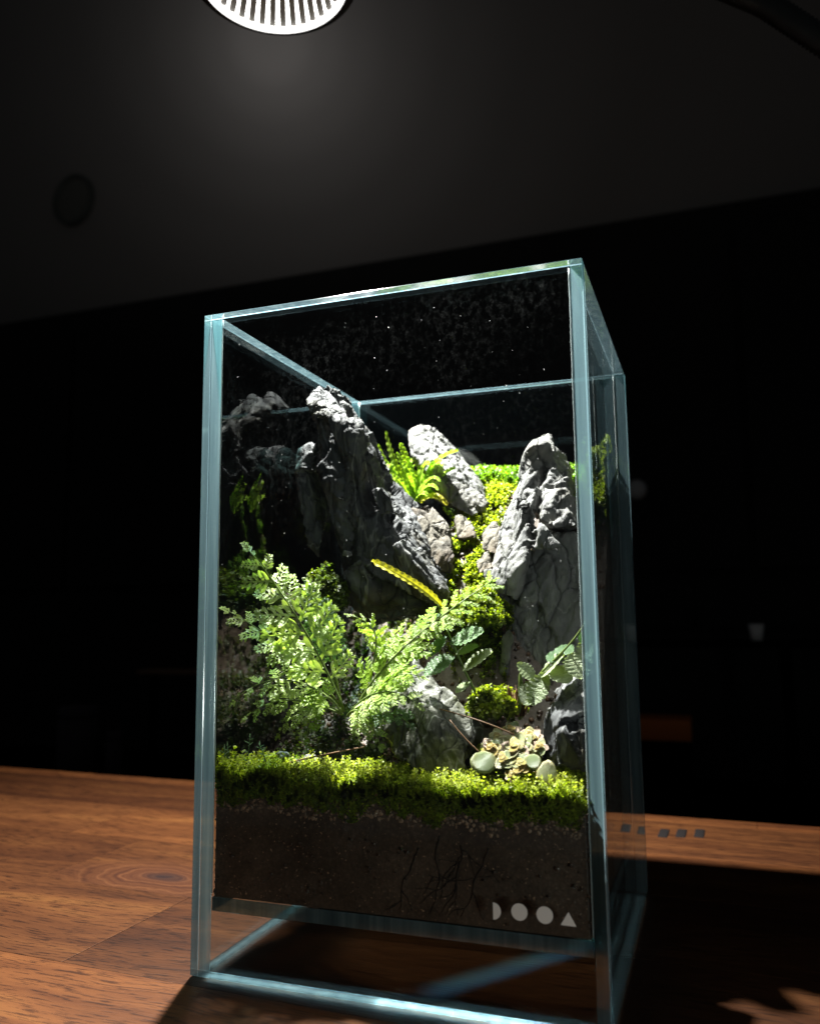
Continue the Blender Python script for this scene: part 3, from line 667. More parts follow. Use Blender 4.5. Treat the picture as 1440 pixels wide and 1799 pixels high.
rock('wedge_rock', 'weathered grey wedge rock tucked behind the tallest rock beside valley moss', [
    [(722, 893, .086), (752, 879, .086), (785, 920, .081), (800, 975, .074), (792, 1010, .073), (760, 995, .072), (740, 940, .077), (770, 930, .1), (795, 990, .096)]],
    M_stone, (.4, 0, -.9), seed=4)
rock('shadowed_stone', 'small dark stone between wedge rock and pale back rock', [
    [(798, 905, .09), (828, 912, .088), (838, 945, .082), (805, 948, .083), (815, 925, .104)]], M_stone, (0, 0, 1), seed=5, voxel=.0008, big=.001)
rock('cleft_rock', 'large pale topped rock at right with a deep cleft and dark overhung front', [
    [(965, 777, 0.098), (945, 790, 0.090), (995, 797, 0.108), (1003, 840, 0.108), (1022, 920, 0.088), (962, 922, 0.071), (900, 872, 0.083), (925, 825, 0.093), (938, 900, 0.074), (1012, 925, 0.070), (1000, 930, 0.108), (960, 930, 0.108)],
    [(905, 866, 0.083), (930, 880, 0.070), (936, 930, 0.064), (924, 988, 0.058), (882, 1034, 0.058), (857, 1012, 0.064), (870, 950, 0.073), (888, 900, 0.083), (900, 1052, 0.064)],
    [(882, 1034, 0.066), (940, 935, 0.074), (1015, 935, 0.076), (1030, 1150, 0.062), (1000, 1200, 0.060), (892, 1184, 0.065), (876, 1120, 0.066), (1035, 945, 0.108), (1040, 1190, 0.108), (882, 1184, 0.098), (884, 1044, 0.098)],
    [(934, 925, 0.058), (948, 914, 0.061), (985, 960, 0.060), (962, 966, 0.058), (930, 962, 0.062), (960, 940, 0.083)],
    [(878, 1115, 0.055), (896, 1094, 0.057), (905, 1120, 0.056), (890, 1187, 0.055), (877, 1187, 0.056), (890, 1150, 0.074)]],
    M_rock2, (-.35, 0, -.9), seed=6, clefts=[([(962, 790), (950, 840), (944, 880), (936, 925), (930, 960)], 6, .0042), ([(900, 945), (925, 905), (938, 900)], 4, .002), ([(960, 855), (1000, 850), (1015, 870)], 4, .002)])
rock('brown_stone', 'brown weathered stone leaning on the left edge of the cleft rock', [
    [(846, 932, .078), (870, 914, .08), (886, 940, .076), (872, 978, .07), (844, 968, .071), (865, 940, .097)]], M_stone, (.3, 0, -.9), seed=7, voxel=.0008, big=.0012)
rock('brown_stone', 'small tan stone lower in the mossy valley beside the cleft rock', [
    [(832, 988, .067), (858, 966, .07), (866, 1000, .063), (840, 1010, .061), (855, 985, .082)]], M_stone, (.3, 0, -.9), seed=8, voxel=.0008, big=.001)
rock('corner_rock', 'jagged grey rock in the front right corner against the glass', [
    [(1006, 1183, .032), (1032, 1182, .03), (986, 1199, .032), (955, 1245, .028), (947, 1300, .024), (966, 1348, .02), (1033, 1355, .016), (1034, 1270, .018), (992, 1265, .019), (1040, 1190, .048), (1045, 1340, .05), (960, 1335, .05)],
    [(976, 1285, .0145), (1028, 1275, .0135), (1034, 1350, .012), (974, 1350, .0135), (1000, 1300, .032)]],
    M_rock, (.2, 0, -1), seed=9)
rock('veined_rock', 'olive veined sloping rock in the front centre between fern and rosette', [
    [(700, 1163, .042), (735, 1163, .038), (765, 1195, .035), (800, 1225, .034), (840, 1275, .031), (848, 1292, .033), (826, 1312, .023), (808, 1375, .017), (730, 1355, .017), (690, 1325, .023), (688, 1270, .031), (703, 1220, .036), (762, 1270, .02), (800, 1300, .052), (720, 1300, .052)]],
    M_rock3, (.5, -.2, -.85), seed=10, strata=.0015)
for k, (x, y, rr, lb) in enumerate([(497, 1326, 13, 'small white pebble left of centre behind front moss'), (545, 1333, 16, 'pale grey pebble lying behind the front moss below the fern'), (522, 1338, 10, 'tiny grey pebble between two pale pebbles behind front moss'), (611, 973, 10, 'small white stone lit at the foot of the tallest rock')]):
    Y = .024 if k < 3 else .052
    rock('pebble', lb, [[(x-rr, y+2, Y), (x-rr*.5, y-rr*.6, Y), (x+rr*.6, y-rr*.5, Y+.001), (x+rr, y+3, Y), (x+rr*.3, y+rr*.6, Y-.002), (x-rr*.4, y+rr*.6, Y-.001), (x, y, Y+.006)]], M_rock2, (1, 0, 0), voxel=.0005, big=.0005, strata=.0003, fine=.0004, seed=20+k)

# ------------------------------------------------------------------ moss
def moss(name, label, pos, nrm, hgt, base_c, tip_c, tiers=4, wid=.30, seed=0, var=.35, group=None):
    """many small leafy shoots joined in one sheet"""
    rg = np.random.default_rng(seed); n = len(pos)
    nrm = nrm/np.linalg.norm(nrm, axis=1)[:, None]
    nrm = nrm+rg.normal(size=(n, 3))*.28; nrm /= np.linalg.norm(nrm, axis=1)[:, None]
    ref = rg.normal(size=(n, 3)); a = np.cross(nrm, ref); a /= np.linalg.norm(a, axis=1)[:, None]; b = np.cross(nrm, a)
    Vs = []; Fs = []; Cs = []; cnt = 0
    hue = rg.random((n, 1)); lum = 1+rg.uniform(-var, var, (n, 1))
    for t in range(tiers):
        f0 = t/tiers
        for k in range(3):
            an = rg.uniform(0, 6.28)+np.zeros(n)+k*2.1+rg.uniform(-.5, .5, n)
            rd = a*np.cos(an)[:, None]+b*np.sin(an)[:, None]; sd = np.cross(nrm, rd)
            ln = hgt*wid*(1.25-.6*f0)*rg.uniform(.7, 1.3, n); wd = ln*.36
            p0 = pos+nrm*(hgt*(f0+.05))[:, None]
            pm = p0+rd*(ln*.5)[:, None]+nrm*(ln*.55)[:, None]
            p1 = p0+rd*(ln*.95)[:, None]+nrm*(ln*.75)[:, None]
            Vs += [p0, pm+sd*wd[:, None], p1, pm-sd*wd[:, None]]
            ids = cnt+np.arange(n); Fs.append(np.stack([ids, ids+n, ids+2*n, ids+3*n], -1)); cnt += 4*n
            col = (np.array(base_c)*(1-f0)+np.array(tip_c)*f0)*lum
            col = col*(1-hue*.45*np.array([0, .15, 0])) + hue*np.array([.05, .02, 0])*.6
            Cs += [col*.8, col, col*1.1, col]
    V = np.concatenate(Vs); V[:, 0] = np.clip(V[:, 0], .0054, .1446); V[:, 1] = np.clip(V[:, 1], .0054, .1446)
    o0 = pos.mean(0); o0[2] = pos[:, 2].min()
    o = link(name, mesh(name, V-o0, np.concatenate(Fs), False, np.concatenate(Cs)), None, o0, M_moss)
    return props(o, label, 'moss', group, 'stuff')
def up(n): return np.tile(np.array([0, -.25, 1.0]), (n, 1))
G0, G1 = (.10, .18, .012), (.46, .58, .045)      # fresh green
Y0c, Y1c = (.13, .20, .012), (.44, .56, .035)    # yellow green
# front carpet
n = 8500; x = RNG.uniform(.0065, .1435, n); y = .0062+.026*RNG.random(n)**1.25
keep = ~((np.hypot(x-.113, y-.024) < .011)) & ~((x > .08) & (x < .098) & (y > .017))
x, y = x[keep], y[keep]; z = ground(x, y)
lumpy = .0062+.0030*fbm(np.stack([x*80, y*80, 0*x], -1), 2)+.0035*np.clip((.03-x)/.03, 0, 1)*RNG.random(len(x))
moss('moss_carpet', 'bright green leafy moss carpet along the front glass', np.stack([x, y, z-.001], -1), up(len(x)), np.clip(lumpy, .003, .012)*RNG.uniform(.75, 1.25, len(x)), G0, G1, 7, .18, 1)
n = 1500; x = RNG.uniform(.007, .143, n); y = .0064+.020*RNG.random(n)
keep = ~((np.hypot(x-.113, y-.024) < .012)) & ~((x > .08) & (x < .098) & (y > .015)); x, y = x[keep], y[keep]
moss('moss_spikes', 'thin taller moss shoots standing up out of the front carpet', np.stack([x, y, ground(x, y)+.003], -1), up(len(x)), RNG.uniform(.004, .0085, len(x)), (.14, .22, .015), (.55, .64, .08), 6, .15, 18)
# strands hanging against the glass below the carpet
n = 900; x = RNG.uniform(.007, .143, n); zt = ground(x, np.full(n, .006)); z = zt-.006*RNG.random(n)**1.5*(1+fbm(np.stack([x*60, 0*x, 0*x], -1), 2))
moss('moss_fringe', 'darker moss fringe hanging below the carpet against the soil', np.stack([x, np.full(n, .0058), z], -1), np.tile([0., -.2, .8], (n, 1)), RNG.uniform(.003, .006, n), (.14, .22, .015), (.46, .60, .04), 4, .3, 2)
# valley stream of yellow moss
path = [P(905, 835, .130), P(880, 865, .118), P(850, 905, .104), P(825, 945, .088), P(812, 985, .076), P(822, 1030, .066), P(838, 1065, .058)]
wd = [.014, .010, .009, .009, .011, .012, .010]
PX = []; n = 5200
for i in range(n):
    t = RNG.random()*(len(path)-1.001); k = int(t); f = t-k
    q = path[k].lerp(path[k+1], f); r = wd[k]*(1-f)+wd[k+1]*f
    PX.append((q.x+RNG.normal()*r*.55, q.y+RNG.normal()*.003))
PX = np.array(PX); PX = PX[fbm(np.stack([PX[:, 0]*150, PX[:, 1]*150, 0*PX[:, 0]], -1), 3) > -.18]; n = len(PX); zz = ground(PX[:, 0], PX[:, 1])
moss('valley_moss', 'yellow green moss stream running down the valley between the rocks', np.stack([PX[:, 0], PX[:, 1], zz], -1), up(n), RNG.uniform(.0016, .0042, n), Y0c, Y1c, 4, .36, 3)
n = 2600; x = RNG.uniform(.055, .142, n); y = RNG.uniform(.122, .143, n)
moss('back_moss', 'tufted green moss bank along the back pane behind the valley', np.stack([x, y, ground(x, y)], -1), up(n), RNG.uniform(.004, .0085, n), (.05, .14, .012), (.20, .40, .03), 5, .24, 4)
def cushion(name, label, c, rad, n, h, bc, tc, seed, tiers=3, wid=.5):
    rg = np.random.default_rng(seed); d = rg.normal(size=(n, 3)); d[:, 2] = np.abs(d[:, 2])*1.0-.15; d /= np.linalg.norm(d, axis=1)[:, None]
    bump = 1+.42*fbm(d*2.0+seed, 3)
    pos = np.array(c)+d*np.array(rad)*bump[:, None]
    pos[:, 0] = np.clip(pos[:, 0], .0062, .1438); pos[:, 1] = np.clip(pos[:, 1], .0062, .1438)
    return moss(name, label, pos, d+np.array([0, 0, .3]), rg.uniform(.7, 1.2, n)*h, bc, tc, tiers, wid, seed)
c = P(842, 1092, .056); cushion('moss_cushion', 'round bright moss mound on the ledge left of the cleft rock', c, (.0105, .010, .0095), 1900, .0022, (.08, .15, .012), (.34, .44, .03), 11)
c = P(868, 1250, .036); cushion('moss_cushion', 'small bright moss tuft beside the brown fern crown', c, (.0075, .007, .006), 700, .003, (.10, .16, .012), (.36, .46, .03), 12)
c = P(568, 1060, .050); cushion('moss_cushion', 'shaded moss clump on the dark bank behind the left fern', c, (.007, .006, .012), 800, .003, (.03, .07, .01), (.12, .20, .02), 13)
c = P(1068, 900, .120); cushion('moss_cushion', 'feathery moss clump at the back right corner seen through right pane', c, (.009, .022, .026), 3200, .0045, (.06, .13, .012), (.26, .36, .03), 14, 4, .3)
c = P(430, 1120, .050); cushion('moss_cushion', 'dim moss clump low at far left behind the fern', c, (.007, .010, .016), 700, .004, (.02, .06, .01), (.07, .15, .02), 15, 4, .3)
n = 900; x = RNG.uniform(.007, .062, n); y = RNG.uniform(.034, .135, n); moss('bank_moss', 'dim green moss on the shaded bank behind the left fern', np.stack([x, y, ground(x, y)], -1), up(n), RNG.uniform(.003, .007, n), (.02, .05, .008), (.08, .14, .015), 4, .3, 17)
c = P(880, 1300, .036); n = 1100
x = RNG.normal(.112, .012, n); y = RNG.uniform(.026, .042, n); moss('floor_moss', 'thin yellow moss around the rosette plant', np.stack([x, y, ground(x, y)], -1), up(n), RNG.uniform(.0018, .0035, n), Y0c, Y1c, 3, .5, 16)

# ------------------------------------------------------------------ leaves
def lobe(V, F, a, b, nrm_z, w, curl, tip=0.0, rows=5):
    """one leaf lobe from a to b (2-D), half width w"""
    a = np.array(a); b = np.array(b); d = b-a; Ln = np.linalg.norm(d); d = d/Ln; s = np.array([-d[1], d[0]])
    base = len(V)
    for i in range(rows):
        t = i/(rows-1)
        hw = w*((math.sin(math.pi*min(t*.62+.12, 1.0)) if tip == 0 else math.sin(math.pi*(t*.86+.12))**.8) if t < 1 else (.35 if tip == 0 else .06))
        c = a+d*Ln*t; zc = curl*t*t*Ln
        for u in (-1, 0, 1):
            q = c+s*hw*u; V.append((q[0], q[1], zc+nrm_z+abs(u)*hw*.22))
    for i in range(rows-1):
        for u in range(2):
            k = base+i*3+u; F.append((k, k+1, k+4, k+3))
def pinna_mesh(kind, seed):
    rg = random.Random(seed); V = []; F = []
    if kind == 'round':     # pinnatifid with rounded lobes
        n = 5
        for i in range(n):
            t = .12+.70*i/(n-1)
            for s in (-1, 1):
                tt = t+(.04 if s > 0 else 0); Ln = .44*(1-.62*t)*rg.uniform(.85, 1.15); an = math.radians(rg.uniform(48, 64))
                a = (tt, 0); b = (tt+Ln*math.cos(an), s*Ln*math.sin(an)); lobe(V, F, a, b, 0, Ln*.17, rg.uniform(-.5, .35))
                if rg.random() < .85:  # side lobule
                    m = (tt+Ln*.5*math.cos(an), s*Ln*.5*math.sin(an)); a2 = an-.75
                    lobe(V, F, m, (m[0]+Ln*.55*math.cos(a2), m[1]+s*Ln*.55*math.sin(a2)), .004, Ln*.13, rg.uniform(-.5, .35), 0, 4)
        lobe(V, F, (.80, 0), (1.0, rg.uniform(-.03, .03)), 0, .06, -.2)
        w0 = .04
    elif kind == 'point':
        n = 6
        for i in range(n):
            t = .06+.78*i/(n-1)
            for s in (-1, 1):
                tt = t+(.04 if s > 0 else 0); Ln = .34*(1-.66*t)*rg.uniform(.85, 1.15); an = math.radians(rg.uniform(36, 50))
                lobe(V, F, (tt, 0), (tt+Ln*math.cos(an), s*Ln*math.sin(an)), 0, Ln*.25, rg.uniform(-.5, .25), 1.0)
        lobe(V, F, (.78, 0), (1.0, 0), 0, .05, -.3, 1.0)
        w0 = .05
    elif kind == 'bead':    # strap with round beads along both sides
        n = 9
        for i in range(n):
            t = .05+.85*i/(n-1)
            for s in (-1, 1):
                Ln = .085*(1-.35*t)*rg.uniform(.85, 1.2)
                lobe(V, F, (t, 0), (t+Ln*.35, s*Ln), 0, Ln*.55, rg.uniform(-.4, .3), 0, 4)
        w0 = .03
    if kind in ('round', 'point', 'bead'):
        b = len(V); m = 7
        for i in range(m+1):
            t = i/m; hw = w0*(1-.75*t)
            for u in (-1, 0, 1): V.append((t*.97, u*hw, .002+(-.012 if u == 0 else 0)))
        for i in range(m):
            for u in range(2):
                k = b+i*3+u; F.append((k, k+1, k+4, k+3))
        V = [(x, y, z - .10*x*x) for x, y, z in V]
    if kind == 'scallop':   # ovate blade with crenate margin and sunken veins
        m = 40; cols_ = [-1, -.66, -.33, 0, .33, .66, 1]; nl = 7
        for i in range(m+1):
            t = i/m; sh = math.sin(math.pi*(t*.90+.06))**.75*.34
            cr = abs(math.sin(math.pi*nl*t))**.6
            for u in cols_:
                hw = sh*(1-.30*(1-cr)*abs(u)**2) if t < 1 else .01
                vein = .022*math.cos(2*math.pi*nl*(t-abs(u)*.05))*abs(u)*(1-abs(u)*.3)
                V.append((t+abs(u)*.07*(1-t), u*hw, abs(u)*.05-.12*t*t+vein*.6))
        k7 = len(cols_)
        for i in range(m):
            for u in range(k7-1):
                k = i*k7+u; F.append((k, k+1, k+1+k7, k+k7))
    return mesh('leaflet_'+kind, V, F)
PM = {k: [pinna_mesh(k, 100*i+7) for i in range(5)] for k in ('round', 'point', 'bead', 'scallop')}
def mats_of(kind, material):
    key = (kind, material.name)
    if key not in PMM:
        L_ = []
        for me in PM[kind]:
            c = me.copy(); c.materials.clear(); c.materials.append(material); L_.append(c)
        PMM[key] = L_
    return PMM[key]
PMM = {}
def basis(d, n, L_, o, wmul=1.0):
    d = d.normalized(); n = (n-d*n.dot(d)).normalized(); s = n.cross(d)
    return Matrix(((d.x*L_, s.x*L_*wmul, n.x*L_, o.x), (d.y*L_, s.y*L_*wmul, n.y*L_, o.y), (d.z*L_, s.z*L_*wmul, n.z*L_, o.z), (0, 0, 0, 1)))
def bez(p, t):
    q = list(p)
    while len(q) > 1: q = [q[i].lerp(q[i+1], t) for i in range(len(q)-1)]
    return q[0]
def inside(v): return clampv(v)
def frond(fern, ctrl, n, Lmax, kind, material, normal=(0, -.7, .7), ang=58, start=.15, prof=None, rad=.0005, seed=0, jit=.3, name='frond', stem_mat=None, wmul=1.0, terminal=True):
    rg = random.Random(seed); cp = [inside(P(*c)) for c in ctrl]
    pts = [bez(cp, i/14) for i in range(15)]; o = pts[0]
    fr = link(name, tube_mesh(name, pts, [rad*(1-.7*i/14) for i in range(15)], 6, o), fern, o-fern.location, stem_mat or M_stem)
    N0 = Vector(normal).normalized(); ms = mats_of(kind, material)
    for i in range(n):
        t = start+(1-start)*(i+.5)/n
        for s in (-1, 1):
            tt = min(t+(.35/n if s > 0 else 0)*(1-start), .995); q = bez(cp, tt); d = (bez(cp, min(tt+.03, 1))-bez(cp, max(tt-.03, 0))).normalized()
            nn = (N0-d*N0.dot(d)).normalized(); sd = nn.cross(d)*s
            pf = prof(t) if prof else math.sin(math.pi*min(max(.22+.78*t, 0), .96))**.8
            Ln = Lmax*pf*rg.uniform(.82, 1.12)
            if Ln < .0012: continue
            an = math.radians(ang*(1-.25*t)+rg.uniform(-9, 9)); dr = d*math.cos(an)+sd*math.sin(an)
            dr = (dr+Vector((rg.uniform(-1, 1), rg.uniform(-1, 1), rg.uniform(-1, .6)))*jit*.5).normalized()
            n2 = (nn+Vector((rg.uniform(-1, 1), rg.uniform(-1, 1), rg.uniform(-1, 1)))*jit).normalized()
            tip = q+dr*Ln     # keep tips inside the glass
            ct = clampv(tip)
            if (ct-tip).length > 1e-5: dr = (ct-q).normalized(); Ln = max((ct-q).length, .002)
            lf = link('leaflet', rg.choice(ms), fr); lf.matrix_basis = basis(dr, n2, Ln, q-o, wmul)
    if terminal:
        d = (bez(cp, 1)-bez(cp, .93)).normalized(); lf = link('leaflet', ms[0], fr)
        lf.matrix_basis = basis(d, N0, Lmax*.38, bez(cp, .97)-o, wmul)
    return fr
fb = P(606, 1258, .022)
fern = empty('fern', fb, 'large pale green lacy fern standing at left front behind the moss', 'fern')
frond(fern, [(606, 1250, .022), (560, 1140, .017), (500, 1040, .015), (436, 964, .014)], 8, .0165, 'round', M_fernpale, (.1, -.72, .68), 60, .12, seed=1)
frond(fern, [(598, 1240, .027), (545, 1170, .022), (470, 1110, .014), (396, 1072, .010)], 6, .0125, 'round', M_fernpale, (0, -.6, .8), 58, .2, seed=2)
frond(fern, [(600, 1250, .02), (560, 1195, .015), (470, 1165, .012), (408, 1235, .0095)], 5, .0105, 'round', M_fern, (.1, -.6, .8), 62, .2, seed=3)
frond(fern, [(600, 1255, .02), (540, 1225, .015), (480, 1215, .011), (430, 1262, .009)], 5, .0095, 'round', M_fern, (0, -.6, .8), 62, .25, seed=4)
frond(fern, [(600, 1255, .018), (575, 1200, .014), (550, 1220, .011), (538, 1300, .009)], 6, .0085, 'round', M_fern2, (.1, -.8, .6), 62, .25, seed=5)
frond(fern, [(610, 1258, .02), (640, 1215, .015), (690, 1195, .012), (736, 1240, .011)], 6, .0098, 'round', M_fern, (0, -.6, .8), 62, .2, seed=6)
frond(fern, [(610, 1258, .02), (625, 1235, .013), (650, 1250, .011), (668, 1312, .010)], 5, .0085, 'round', M_fern, (0, -.7, .7), 62, .2, seed=7)
frond(fern, [(602, 1255, .02), (570, 1225, .014), (515, 1240, .011), (488, 1292, .0095)], 5, .0085, 'round', M_fern, (0, -.65, .75), 62, .2, seed=8)
frond(fern, [(602, 1250, .03), (585, 1150, .03), (560, 1080, .03), (540, 1030, .028)], 9, .010, 'round', M_fern3, (0, -.6, .8), 60, .25, seed=9)
fb = P(622, 1262, .026)
fern2 = empty('fern', fb, 'yellow green fern frond arching right across the centre rocks', 'fern')
frond(fern2, [(622, 1255, .026), (650, 1180, .022), (730, 1110, .024), (862, 1022, .038)], 15, .0185, 'point', M_fern2, (.05, -.75, .66), 62, .14, prof=lambda t: (1.0-.62*t)*min(1, (t)*6), rad=.00055, seed=21, jit=.22)
frond(fern2, [(625, 1255, .03), (660, 1150, .03), (690, 1100, .028), (612, 1080, .02)], 6, .0088, 'point', M_fern, (.05, -.75, .66), 55, .35, seed=22)
frond(fern2, [(625, 1260, .022), (660, 1200, .017), (700, 1170, .014), (742, 1190, .013)], 6, .0095, 'point', M_fern2, (.05, -.6, .8), 60, .2, seed=23)
frond(fern2, [(625, 1262, .02), (645, 1250, .014), (690, 1240, .013), (722, 1275, .012)], 5, .008, 'round', M_fern3, (.05, -.6, .8), 60, .2, seed=24)
yb = P(775, 1062, .040)
yf = empty('fern', yb, 'single golden yellow scalloped frond lying across the tallest rock', 'fern')
# bright fern at the back between tall rock and pale rock
bb = P(728, 878, 0.104)
bf = empty('fern', bb, 'bright lime fern clump with beaded fronds at the back behind tallest rock', 'fern')
def strap(fern, ctrl, half, nl, material, normal=(0, -.7, .7), seed=0, tipw=.35, name='frond'):
    rg = random.Random(seed); cp = [inside(P(*c)) for c in ctrl]; o = bez(cp, 0); N0 = Vector(normal).normalized(); V = []; F = []
    rows = nl*8; us = (-1, -.55, -.12, 0, .12, .55, 1)
    for i in range(rows+1):
        t = i/rows; q = bez(cp, t); d = (bez(cp, min(t+.02, 1))-bez(cp, max(t-.02, 0))).normalized(); nn = (N0-d*N0.dot(d)).normalized(); sd = nn.cross(d)
        sh = min(1, t*5+.12)*(1-(1-tipw)*max(0, t-.35)/.65)*(1 if t < .97 else .5)
        for u in us:
            ph = t*nl+(.5 if u > 0 else 0); cr = abs(math.sin(math.pi*ph))**.55
            hw = half*sh*(1-.30*(1-cr)*abs(u))
            lift = abs(u)*.22*half+.07*half*math.sin(2*math.pi*ph)*abs(u)-(.10*half if u == 0 else 0)
            V.append(q+sd*(hw*u)+nn*lift-o)
    k7 = len(us)
    for i in range(rows):
        for u in range(k7-1):
            k = i*k7+u; F.append((k, k+1, k+1+k7, k+k7))
    return link(name, mesh(name, [tuple(v) for v in V], F), fern, o-fern.location, material)
# the yellow frond and the lime clump are strap shaped
strap(yf, [(780, 1070, .036), (752, 1036, .027), (705, 1010, .022), (653, 985, .020)], .0020, 13, M_gold, (-.1, -.75, .65), 31, .75)
BF = [((722, 878, .100), (700, 830, .100), (684, 795, .100), (679, 757, .101), .0014, 11), ((718, 872, .100), (690, 835, .098), (670, 810, .097), (664, 780, .097), .0013, 9),
      ((726, 878, .102), (722, 830, .100), (712, 800, .099), (703, 778, .099), .0017, 9), ((735, 876, .102), (742, 835, .100), (765, 800, .098), (805, 792, .094), .0021, 11),
      ((736, 880, .102), (760, 850, .100), (780, 830, .098), (800, 822, .095), .0019, 9), ((724, 880, .100), (708, 850, .097), (694, 838, .095), (684, 832, .095), .0014, 7),
      ((730, 880, .100), (732, 850, .096), (722, 825, .094), (706, 815, .094), .0017, 8), ((735, 882, .100), (755, 868, .096), (770, 868, .094), (786, 888, .094), .0016, 7),
      ((724, 884, .100), (712, 868, .096), (704, 862, .094), (694, 872, .094), .0014, 6), ((733, 880, .102), (738, 840, .103), (742, 810, .104), (745, 790, .105), .0015, 9),
      ((728, 884, .098), (735, 868, .094), (742, 860, .092), (752, 872, .092), .0014, 6), ((728, 880, .100), (716, 845, .098), (708, 815, .097), (696, 795, .097), .0015, 9)]
rgb = random.Random(77)
for k in range(14):
    x0 = rgb.uniform(715, 745); x1 = x0+rgb.uniform(-50, 60); y1 = rgb.uniform(800, 870); Y = rgb.uniform(.094, .106)
    BF.append(((x0, 884, Y), ((x0+x1)/2-4, (884+y1)/2-16, Y), (x1-2, y1-10, Y-.003), (x1+rgb.uniform(0, 10), y1+8, Y-.005), rgb.uniform(.0011, .0016), 7))
for k, (a, b, c, d, hw, nl) in enumerate(BF):
    strap(bf, [a, b, c, d], hw*1.65, nl, M_gold if k in (7, 15, 20) else M_fern2, (random.uniform(-.4, .4), -.65, .7), 60+k)
# ------------------------------------------------------------------ broad scalloped leaves
def leafy(plant, stem, leaves, material, rad=.0006, seed=0, grow=1.0):
    cp = [inside(P(*c)) for c in stem]; pts = [bez(cp, i/14) for i in range(15)]; o = pts[0]
    st = link('stem', tube_mesh('stem', pts, [rad*(1-.5*i/14) for i in range(15)], 7, o), plant, o-plant.location, M_stem)
    ms = mats_of('scallop', material); rg = random.Random(seed)
    for (bx, by, bY, tx, ty, tY, wm, mt) in leaves:
        a = inside(P(bx, by, bY)); b = inside(P(tx, ty, tY)); d = b-a
        lf = link('leaf', rg.choice(mats_of('scallop', mt) if mt else ms), plant)
        lf.matrix_basis = basis(d, Vector((rg.uniform(-.3, .3), -.55, .83)), d.length*grow, a-plant.location, wm*(1.25 if grow > 1 else 1.0))
o = P(850, 1250, .034)
pl = empty('broadleaf_plant', o, 'slim leaning stem with dark and pale scalloped leaves right of the veined rock', 'plant')
leafy(pl, [(852, 1248, .034), (825, 1200, .032), (795, 1140, .031), (765, 1050, .034)], [
    (790, 1132, .031, 846, 1104, .029, 1.15, M_fern3), (800, 1150, .031, 838, 1132, .029, 1.0, M_sage), (812, 1180, .031, 860, 1140, .027, .95, M_sage),
    (826, 1198, .031, 800, 1215, .027, 1.2, M_sage), (800, 1155, .031, 742, 1180, .028, 1.1, M_fern3), (785, 1118, .032, 752, 1150, .028, 1.1, M_fern3),
    (775, 1080, .033, 740, 1092, .031, 1.1, M_fern3)], M_sage, seed=3)
o = P(922, 1232, .034)
pl2 = empty('broadleaf_plant', o, 'arching spray of small sage green scalloped leaves above the corner rock', 'plant')
leafy(pl2, [(922, 1235, .034), (935, 1175, .03), (985, 1165, .026), (1064, 1092, .024)], [
    (940, 1196, .031, 918, 1172, .029, .9, M_sage), (945, 1195, .031, 926, 1225, .027, 1.1, M_sage), (950, 1190, .03, 976, 1158, .026, .9, M_sage), (962, 1180, .029, 938, 1222, .026, .8, M_sage),
    (975, 1170, .028, 992, 1190, .024, 1.3, M_sage), (990, 1160, .028, 968, 1150, .030, 1.2, M_fern3), (1008, 1145, .027, 1018, 1178, .023, 1.3, M_sage), (1005, 1150, .028, 985, 1138, .031, 1.2, M_fern3),
    (1030, 1130, .026, 1042, 1160, .023, 1.3, M_sage), (1045, 1120, .026, 1052, 1150, .024, 1.2, M_sage), (1055, 1105, .025, 1064, 1128, .024, 1.2, M_fern3), (1060, 1098, .025, 1062, 1086, .025, 1.0, M_dry)], M_sage, seed=5, grow=1.35)
# brown scaly fern crown with two shoots
cb = clampv(P(905, 1258, .034))
crown = empty('budding_fern', cb, 'brown bristly fern crown with pointed green shoots right of the small moss tuft', 'plant')
for k in range(60):
    a = random.uniform(0, 6.28); r = random.uniform(0, .0035); h = random.uniform(.004, .0115)
    b0 = Vector((math.cos(a)*r, math.sin(a)*r*.7, 0)); t0 = b0*1.9+Vector((random.uniform(-.001, .001), 0, h))
    link('bristle', tube_mesh('bristle', [b0, (b0+t0)/2+Vector((random.uniform(-.0006, .0006), 0, 0)), t0], [.00032, .00025, .00005], 4), crown, None, M_dry)
for (bx, by, tx, ty, r, m_) in ((898, 1250, 892, 1204, .0008, M_dry), (911, 1252, 914, 1176, .0009, M_stem), (905, 1250, 907, 1210, .0007, M_dry)):
    a = P(bx, by, .033)-cb; b = P(tx, ty, .032)-cb
    link('shoot', tube_mesh('shoot', [a, a.lerp(b, .3), a.lerp(b, .6)+Vector((.0004, 0, 0)), a.lerp(b, .85), b], [r*.7, r, r*1.1, r*.7, .0001], 8), crown, None, m_)
